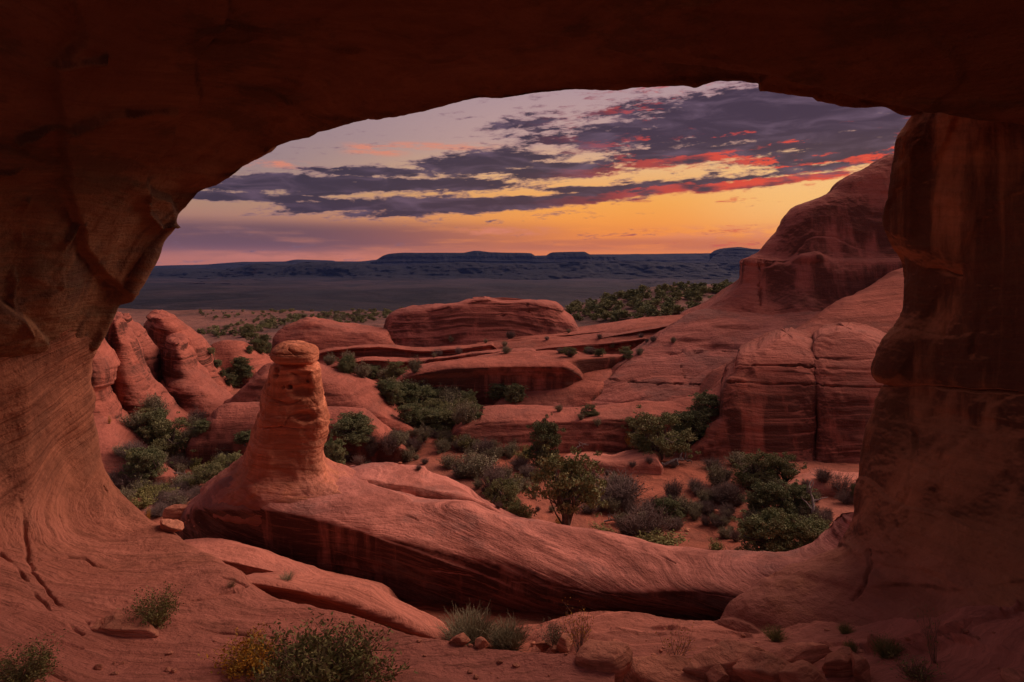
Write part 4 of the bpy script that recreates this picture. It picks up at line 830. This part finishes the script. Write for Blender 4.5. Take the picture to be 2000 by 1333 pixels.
# scattered plants of one region share label and group
def inside(poly, n, rs):
    P = parse(poly); out = []
    while len(out) < n:
        x = rs.uniform(P[:, 0].min(), P[:, 0].max()); y = rs.uniform(P[:, 1].min(), P[:, 1].max()); c = False; j = len(P) - 1
        for i in range(len(P)):
            if (P[i, 1] > y) != (P[j, 1] > y) and x < (P[j, 0] - P[i, 0]) * (y - P[i, 1]) / (P[j, 1] - P[i, 1]) + P[i, 0]: c = not c
            j = i
        if c: out.append((x, y))
    return out
REG = [  # polygon, count, kinds, height px range, aspect, label, category, group
 ("745,765 800,755 860,768 930,790 960,800 905,835 860,850 800,845 760,800", 60, JUN + SAGE + SAGE, (22, 48), 1.2, 'one of the crowded green bushes in the thicket right of the domed rock', 'shrub', 'bushes of the central thicket'),
 ("640,712 700,705 800,712 840,718 780,745 720,745 650,725", 28, JUN + SAGE + SAGE, (20, 34), 1.3, 'one of the low bushes in the strip beyond the domed rock', 'shrub', 'bushes beyond the domed rock'),
 ("960,775 1010,770 1015,785 960,795", 4, JUN, (24, 34), 1.1, 'one of the few junipers right of the thicket against the whaleback ledge', 'juniper', 'junipers by the whaleback ledge'),
 ("850,850 960,870 1010,905 960,900 850,880", 26, SAGE + GREY, (14, 26), 1.4, 'one of the low grey bushes on sand below the thicket', 'shrub', 'grey bushes below the thicket'),
 ("1400,960 1480,970 1640,1020 1620,1060 1420,1060 1340,1010", 46, SAGE + GREY, (12, 28), 1.4, 'one of the low dry bushes on the sand among the right-hand junipers', 'shrub', 'dry bushes at the right'),
 ("640,1000 700,900 860,880 900,960 990,940 1060,960 1180,920 1300,940 1240,960 1040,1010 1000,1010", 80, SAGE + GREY, (7, 15), 1.4, 'one of the little tufts dotted over the open red sand', 'shrub', 'little tufts on the sand'),
 ("200,880 330,900 460,880 470,900 380,960 330,1000 240,1000", 48, SAGE + GREY + GREEN, (14, 34), 1.5, 'one of the grey-green bushes crowding the hollow between left pillar and spire', 'shrub', 'bushes of the left hollow'),
 ("250,790 330,800 430,850 400,870 270,860 240,820", 12, JUN[2:] + SAGE, (20, 40), 1.3, 'one of the dark shrubby plants along the feet of the left fins', 'shrub', 'plants along the left fins'),
 ("440,730 490,722 520,735 470,760 445,755", 7, JUN, (18, 30), 1.2, 'one of the junipers in the gap between the small dome and the spire', 'juniper', 'junipers by the small dome'),
 ("480,655 520,650 530,690 500,700 470,680", 8, JUN, (14, 26), 1.1, 'one of the junipers on the pale sand behind the small dome', 'juniper', 'junipers behind the small dome'),
 ("700,680 1250,640 1400,640 1240,700 1000,690 850,700", 34, SAGE + GREY, (8, 18), 1.3, 'one of the small bushes dotted over the bare rock terraces', 'shrub', 'bushes on the rock terraces'),
 ("1090,690 1240,680 1230,705 1100,700", 9, JUN + GREY, (12, 20), 1.5, 'one of the bushes on top of the whaleback ledge near the cliff apron', 'shrub', 'bushes above the whaleback ledge'),
]
REG += [
 ("1060,800 1180,800 1300,800 1300,840 1100,870 1020,860", 5, SAGE, (12, 18), 1.3, 'one of the few sage tufts on the face of the central bench', 'shrub', 'tufts on the central bench'),
 ("560,870 700,880 800,880 840,900 700,925 650,900", 12, SAGE + GREY, (12, 26), 1.4, 'one of the grey bushes on the sand right behind the spire', 'shrub', 'bushes behind the spire'),
 ("1180,880 1330,890 1340,940 1200,930", 9, SAGE + GREY, (9, 18), 1.4, 'one of the small bushes near the layered shelf in the sand', 'shrub', 'bushes by the layered shelf'),
 ("380,690 430,665 480,690 440,740 400,740", 5, JUN, (12, 20), 1.2, 'one of the small trees standing around the small dome', 'juniper', 'trees round the small dome'),
]
REG += [
 ("860,870 1010,880 1060,935 1010,975 930,960 880,920", 26, SAGE + SAGE + GREY + GREEN, (18, 34), 1.5, 'one of the grey-green bushes massed in the sandy middle of the valley', 'shrub', 'bushes of the middle valley'),
 ("1120,930 1300,950 1340,1000 1330,1060 1180,1045 1130,990", 20, SAGE + GREY + GREY, (18, 36), 1.6, 'one of the dry bushes spread between the tall juniper and the right-hand trees', 'shrub', 'bushes right of the tall juniper'),
 ("1380,905 1660,925 1670,1000 1600,1060 1380,1050 1350,980", 34, SAGE + GREY, (16, 32), 1.6, 'one of the grey scrub bushes filling the ground below the bluff', 'shrub', 'scrub below the bluff'),
 ("400,940 470,930 440,975 350,1000 300,1000 300,960", 12, SAGE + GREY, (14, 26), 1.7, 'one of the low scrub bushes on sand left of the spire foot', 'shrub', 'scrub left of the spire'),
 ("700,860 860,850 900,870 870,900 760,905", 14, SAGE + GREY, (14, 28), 1.5, 'one of the scrub bushes along the foot of the domed rock', 'shrub', 'scrub below the domed rock'),
]
FARR = [
 ("380,609 760,605 760,622 420,630", 110, (3, 8), 'one of the tiny bushes near the far edge of the flat at the left', 'shrub', 'bushes at the far edge'),
 ("1095,612 1180,588 1260,570 1340,560 1440,556 1440,580 1400,600 1380,615 1250,628 1120,632", 150, (9, 24), 'one of the dark junipers covering the distant hillside left of the cliff', 'juniper', 'junipers of the distant hillside'),
 ("1080,596 1200,578 1330,556 1440,552 1440,560 1300,572 1120,600", 40, (5, 12), 'one of the tiny junipers along the skyline of the distant hillside', 'juniper', 'junipers on the hillside skyline'),
 ("380,650 420,640 560,622 760,606 900,602 900,615 760,625 660,640 560,640 480,655 420,665", 280, (4, 12), 'one of the small bushes scattered over the far flat left of the long butte', 'shrub', 'bushes of the far flat'),
]
plan2 = []; rs = np.random.RandomState(5)
for poly, n, kinds, hr, asp, lab, cat, grp in REG:
    for (x, y) in sorted(inside(poly, n, rs), key=lambda q: q[1]):
        loc, nor = hit(x, y)
        if loc.y < 33.5 and y > 850: loc = Vector(ground_hit(x, y, 33)); nor = Vector((0, 0, 1)); ok_, l2, _, ob_, _, _ = False, None, None, None, None, None
        if nor.z < .35 or loc.y < 24: continue
        if y > 850 and hit(x, y - 4)[0].y < 31: continue
        plan2.append((kinds[rs.randint(len(kinds))], loc, rs.uniform(*hr), asp * rs.uniform(.8, 1.2), rs.uniform(0, 6.28), lab, cat, grp))
for poly, n, hr, lab, cat, grp in FARR:
    for (x, y) in inside(poly, n, rs):
        loc = Vector(ground_hit(x, y, 120, 300))
        if loc.y > 296: continue
        plan2.append(((LOWB if 'bushes' in grp else LOWJ)[rs.randint(3)], loc, rs.uniform(*hr), 1.35 * rs.uniform(.8, 1.2), rs.uniform(0, 6.28), lab, cat, grp))
JS = {id(o) for o in [JTALL] + JUN + LOWJ + LOWB}; SH = {id(o) for o in SAGE + GREY + GREEN + YEL}

# foreground plants: own meshes, closer and finer
FGP = [
 (shrub(401, M_leaf, M_stem, 80, .8, 1.2, 3000, .030, name='desert_shrub', r0=.006, fork=3), 302, 1222, 80, 116, 'low olive shrub on the foreground slab behind the flat dark boulder', 'shrub'),
 (shrub(402, M_leaf, M_stem, 150, .55, 2.6, 6000, .025, name='desert_shrub', r0=.006, fork=3), 625, 1322, 104, 330, 'wide leafy shrub at the bottom left of centre, thin twigs reaching up', 'shrub'),
 (shrub(403, M_yel, M_stem, 60, .6, 1.1, 2600, .026, name='desert_shrub', r0=.005), 480, 1308, 84, 150, 'orange-leaved bush at the left end of the wide leafy shrub', 'shrub'),
 (shrub(404, M_leaf, M_stem, 70, .8, 1.4, 3400, .028, name='desert_shrub', r0=.006, fork=3), 45, 1335, 90, 170, 'dark green shrub in the bottom left corner', 'shrub'),
 (shrub(405, M_sage, M_sage, 520, .8, 1.5, 0, .03, name='grass_clump', r0=.010, fork=1), 918, 1262, 84, 150, 'big olive grass clump at the left of the wash below the fin', 'grass clump'),
 (shrub(406, M_sage, M_sage, 480, .8, 1.4, 0, .03, name='grass_clump', r0=.010, fork=1), 992, 1268, 74, 120, 'drooping olive grass clump beside the big one, with straw at its foot', 'grass clump'),
 (shrub(407, M_straw, M_straw, 160, .7, .7, 0, .03, name='grass_clump', r0=.005, fork=0), 968, 1266, 34, 34, 'small straw-yellow grass tuft in front of the olive clumps', 'grass clump'),
 (shrub(408, M_sage, M_grey, 50, .9, 1.1, 1300, .035, name='desert_shrub', r0=.007), 1082, 1262, 60, 76, 'blue-grey shrub in the wash among red stones', 'shrub'),
 (shrub(409, M_yel, M_grey, 26, 1.2, .8, 520, .032, name='desert_shrub', r0=.008, fork=3), 1132, 1272, 106, 70, 'tall wispy shrub with yellow leaves standing before the fin', 'shrub'),
 (shrub(410, M_yel, M_stem, 20, 1.1, .9, 160, .03, name='desert_shrub', r0=.006, fork=3), 1318, 1300, 92, 90, 'nearly bare shrub with a few yellow leaves behind the boulder pile', 'shrub'),
 (shrub(411, M_leaf, M_leaf, 240, .6, .9, 300, .03, name='grass_clump', r0=.006, fork=1), 1515, 1252, 34, 60, 'short dark green tuft left of the shelf under the right pillar', 'grass clump'),
 (shrub(412, M_leaf, M_leaf, 240, .6, .9, 300, .03, name='grass_clump', r0=.006, fork=1), 1652, 1238, 26, 38, 'small tuft close under the right pillar', 'grass clump'),
 (shrub(413, M_leaf, M_leaf, 260, .6, .9, 300, .03, name='grass_clump', r0=.006, fork=1), 1732, 1284, 46, 70, 'largest dark grass tuft on the shaded floor at the right', 'grass clump'),
 (shrub(414, M_leaf, M_leaf, 240, .6, .9, 300, .03, name='grass_clump', r0=.006, fork=1), 1662, 1275, 30, 40, 'dark tuft just above the boulder pile', 'grass clump'),
 (shrub(415, M_leaf, M_stem, 120, .6, .9, 400, .03, name='grass_clump', r0=.006, fork=1), 1790, 1325, 40, 110, 'dim green tuft at the bottom right edge', 'grass clump'),
 (shrub(416, M_leaf, M_stem, 16, 1.2, .6, 60, .03, name='desert_shrub', r0=.007, fork=2), 1826, 1295, 120, 50, 'thin leafless stem rising from the shaded floor at the right', 'shrub'),
 (shrub(417, M_sage, M_sage, 130, .5, .9, 0, .03, name='grass_clump', r0=.005, fork=1), 562, 1132, 20, 44, 'little green tuft growing on the rock tongue', 'grass clump'),
 (shrub(418, M_leaf, M_stem, 90, .5, .7, 100, .025, name='grass_clump', r0=.005, fork=1), 452, 1146, 20, 24, 'tiny tuft on the rounded lip of the foreground slab', 'grass clump'),
]
plan3 = [(e, hit(e[1], e[2])[0]) for e in FGP]

# boulders and stones
def boulder(name, seed, dims, rot, label, cat, group, pos, mat=M_boul, nu=90, nv=60, npl=7, rough=.05, round_=.25, parent=None):
    rs = np.random.RandomState(seed)
    th = np.linspace(0, 2 * np.pi, nu, endpoint=False); ph = np.linspace(-np.pi / 2, np.pi / 2, nv)
    D_ = np.stack([np.cos(ph)[:, None] * np.cos(th)[None], np.cos(ph)[:, None] * np.sin(th)[None], np.repeat(np.sin(ph)[:, None], nu, 1)], -1)
    n = rs.normal(size=(npl, 3)); n = np.concatenate([n, -n, [[0, 0, 1], [0, 0, -1]]]); n /= np.linalg.norm(n, axis=1, keepdims=True)
    dd = rs.uniform(.62, .95, len(n)); dt = np.maximum(D_ @ n.T, 1e-3); k = 34
    r = (np.sum((dt / dd) ** k, -1)) ** (-1 / k)
    round_ = round_ * .6; r = r * (1 - round_) + round_ * .85
    G = D_ * r[..., None]
    G = G * (1 + .10 * fbm(G * 1.6 + seed, 4, seed))[..., None]
    G = G * np.array(dims) / 2
    G = G + D_ * (rough * fbm(G * 3.5 + seed, 4, seed + 2, .6) + .4 * rough * layer(G[..., 2] / .12 + fbm(G, 2, seed), seed))[..., None]
    ca, sa = math.cos(rot[1]), math.sin(rot[1]); G = G @ np.array([[ca, 0, -sa], [0, 1, 0], [sa, 0, ca]])
    ca, sa = math.cos(rot[0]), math.sin(rot[0]); G = G @ np.array([[1, 0, 0], [0, ca, sa], [0, -sa, ca]])
    ca, sa = math.cos(rot[2]), math.sin(rot[2]); G = G @ np.array([[ca, sa, 0], [-sa, ca, 0], [0, 0, 1]])
    o = grid_mesh(name, G, mat, wrap=True); o.location = pos
    prop(o, label, cat, group); return o
BO = [ # seed, px, py centre, width px, height px, depth ratio, tilt(x,y,z), label, D or None
 (5013, 238, 1232, 150, 46, .5, (.05, .10, -.05), 'flat dark slab boulder lying on the foreground floor at the left', None, 'boulder', .0),
 (502, 1178, 1289, 146, 54, .7, (0, .02, .1), 'smooth rounded boulder at the left end of the boulder pile', None, 'boulder', .6),
 (503, 1290, 1322, 166, 58, .7, (0, -.08, .2), 'broad low boulder at the bottom edge, second from the left of the pile', None, 'boulder', .5),
 (504, 1432, 1300, 150, 76, .7, (.1, -.15, .3), 'large tilted boulder in the middle of the pile', None, 'boulder', .2),
 (505, 1500, 1318, 120, 84, .8, (.3, .3, 0), 'upright wedge boulder leaning under the diagonal block', None, 'boulder', .1),
 (506, 1556, 1286, 116, 46, .5, (.1, -.42, .1), 'long block lying diagonally on top of the boulder pile', -.9, 'boulder', .2),
 (507, 1572, 1330, 110, 74, .8, (.2, .2, .6), 'cracked boulder at the bottom of the pile below the diagonal block', None, 'boulder', .2),
 (508, 1640, 1300, 84, 62, .8, (.1, .1, .2), 'squarish flat-topped boulder at the right of the pile', None, 'boulder', .0),
 (509, 1682, 1308, 44, 58, .8, (0, .05, .3), 'narrow block ending the pile at its right', None, 'boulder', .0),
 (510, 1402, 1328, 60, 40, .8, (.4, -.5, .3), 'small sharp rock in front of the middle of the pile', None, 'boulder', .1),
 (511, 896, 1252, 40, 24, .8, (0, .1, 0), 'red stone at the left foot of the big olive grass', None, 'stone', .1),
 (512, 940, 1256, 34, 24, .8, (0, -.1, .4), 'red stone in front of the big olive grass', None, 'stone', .1),
 (513, 1064, 1262, 28, 24, .8, (.2, .1, .4), 'dark red stone left of the blue-grey shrub', None, 'stone', .1),
 (514, 1104, 1256, 42, 34, .8, (.1, -.2, .7), 'biggest red stone in the wash, beside the blue-grey shrub', None, 'stone', .2),
 (515, 1085, 1270, 20, 14, .8, (0, 0, .2), 'small stone in front of the blue-grey shrub', None, 'stone', .1),
 (516, 346, 1002, 58, 34, .8, (0, .05, 0), 'rounded boulder stacked on another at the left end of the fin', -1.0, 'boulder', .6),
 (517, 334, 1028, 48, 26, .8, (.1, .1, 0), 'lower dark boulder wedged under the rounded one at the fin end', None, 'boulder', .3),
 (518, 1405, 1004, 26, 16, .8, (0, 0, 0), 'pale round stone on the sand below the twin junipers', None, 'stone', .5),
 (519, 1430, 1008, 14, 8, .8, (0, 0, 0), 'small flat stone right of the pale round one', None, 'stone', .4),
 (520, 1335, 998, 10, 8, .8, (0, 0, 0), 'tiny round stone by the fallen grey wood', None, 'stone', .5),
 (521, 818, 1253, 12, 6, .8, (0, 0, 0), 'tiny chip of rock on the bright lip of the foreground slab', None, 'stone', 0),
 (522, 1008, 1301, 18, 8, .8, (0, .2, 0), 'small flake of rock on the slab near the rounded boulder', None, 'stone', 0),
 (523, 1985, 1325, 70, 30, .8, (0, .2, 0), 'pale boulder corner at the bottom right', None, 'boulder', .4),
 (524, 1505, 1080, 22, 12, .8, (0, 0, 0), None, None, 'stone', .4),
]
plan4 = [(b, hit(b[1], b[2] + b[4] * .42)[0]) for b in BO if b[7]]
CH = [(x, y, hit(x, y)[0]) for reg, n in (("150,1240 900,1270 1100,1290 1080,1330 200,1330", 34), ("860,1235 1130,1240 1180,1290 900,1262", 26), ("1150,1225 1480,1235 1500,1300 1200,1280", 24), ("1500,1230 1950,1200 1990,1330 1700,1330", 30), ("1340,960 1640,1000 1600,1060 1330,1050", 34), ("700,900 1000,890 1300,920 1240,1000 1050,1000 900,950", 40), ("340,1000 400,1020 360,1040 320,1030", 8)) for x, y in inside(reg, n, np.random.RandomState(n))]
# dead wood
WD = [(1330, 912, 84, 24, 'dead fallen tree with spread grey branches on the sand below the bluff', 'fallen tree'),
      (1200, 1022, 40, 22, 'bleached curled branch lying right of the tall juniper', 'fallen branch'),
      (1612, 1018, 74, 46, 'big bleached forked branch beside the dark juniper at the right', 'fallen branch'),
      (1018, 938, 26, 24, 'thin grey branch lying on open sand near the valley centre', 'fallen branch'),
      (1136, 878, 30, 16, 'dark twisted stump on the layered rock shelf', 'stump'),
      (345, 932, 46, 14, 'small dead branch on the sand left of the spire', 'fallen branch'),
      (1345, 990, 46, 20, 'short grey log beside the tiny round stone', 'log')]
plan5 = [(q, hit(q[0], q[1])[0]) for q in WD]

for e, loc in plan:
    s = loc.y / F; jun = id(e[0]) in JS
    hz = e[3] * s / (3.35 if jun else 1.0); wx = e[4] * s / (3.2 if jun else 1.45)
    put(e[0], loc, (wx, wx, hz), rnd.uniform(0, 6.28), e[5], e[6], None, .05)
for p, loc, hp, asp, rz, lab, cat, grp in plan2:
    s = loc.y / F; jun = id(p) in JS
    hz = hp * s / (3.3 if jun else 1.0); wx = hp * asp * s / (3.1 if jun else 1.45)
    put(p, loc, (wx, wx, hz), rz, lab, cat, grp, .05 * hz)
for e, loc in plan3:
    s = loc.y / F; root = e[0]; hs = max(v.co.z for v in root.children[0].data.vertices); ws = max(v.co.x for v in root.children[0].data.vertices) - min(v.co.x for v in root.children[0].data.vertices)
    put(root, loc, (e[4] * s / ws, e[4] * s / ws, e[3] * s / hs), rnd.uniform(-.3, .3), e[5], e[6], None, .02)
for b, loc in plan4:
    seed, px, py, wp, hp, dr, rot, lab, off, cat, rd = b
    s = loc.y / F; wd = wp * s; D0 = loc.y + (0.25 * wd if off is None else 0)
    c = Wp(px, py, D0)
    boulder('boulder' if cat == 'boulder' else 'stone', seed, (wd, wd * dr, hp * s * 1.15), rot, lab, cat, None, c, round_=rd, rough=.05 * min(1, wd))
chips = [boulder('stone', 600 + i, (.2, .17, .1), (0, 0, i), 'x', 'stone', None, (0, 0, 0), nu=22, nv=12, round_=.05, rough=.02) for i in range(4)]
for i, (x, y, loc) in enumerate(CH):
    o = chips[i] if i < 4 else chips[i % 4].copy()
    if i >= 4: COL.objects.link(o)
    k = rnd.uniform(.35, 1.0) ** 2 * (1.0 if loc.y < 25 else 1.6); o.scale = (k, k, k * rnd.uniform(.6, 1.2)); o.rotation_euler = (rnd.uniform(-.2, .2), rnd.uniform(-.2, .2), rnd.uniform(0, 6))
    o.location = (loc.x, loc.y, loc.z + .02 * k)
    prop(o, 'one of the small loose rock chips scattered over the floor and sand', 'stone', 'loose rock chips')
for (px, py, wp, hp, lab, cat), loc in plan5:
    s = loc.y / F; L = wp * s; rs = np.random.RandomState(int(px)); T = TM()
    main = crooked(rs, (-L * .5, 0, .08), (1, .1, .12), L, 9, .22); main[:, 2] = np.clip(main[:, 2], .03, hp * s)
    T.tube(main, [.09 * L / 2, .07 * L / 2, .02], 7)
    for j in range(8):
        k = rs.randint(1, 9); d = rs.normal(size=3); d[2] = abs(d[2]) * .8 + .2; q = crooked(rs, main[k], d / np.linalg.norm(d), hp * s * rs.uniform(.5, 1.0), 5, .3)
        T.tube(q, [.028 * L, .006 * L], 5)
    o = T.build('fallen_branch' if 'branch' in cat else cat.replace(' ', '_'), M_dead); o.location = loc; prop(o, lab, cat)

# ------------------------------------------------------------------ evening air
hm = bpy.data.materials.new('haze air'); hm.use_nodes = True; t = NT(hm.node_tree); t.n.clear()
pv = t.new('ShaderNodeVolumePrincipled'); pv.inputs['Color'].default_value = (.20, .34, 1.0, 1); pv.inputs['Density'].default_value = .000019
ho = t.new('ShaderNodeOutputMaterial'); t.l.new(pv.outputs[0], ho.inputs['Volume'])
bx = np.array([[x, y, z] for x in (-26000, 26000) for y in (-60, 17000) for z in (-130, 420)], float)
hz_ = mesh_np('haze', bx, np.array([[0, 1, 3, 2], [4, 6, 7, 5], [0, 4, 5, 1], [2, 3, 7, 6], [0, 2, 6, 4], [1, 5, 7, 3]]), hm, smooth=False)
prop(hz_, 'thin blue evening haze over the far country', kind='stuff')
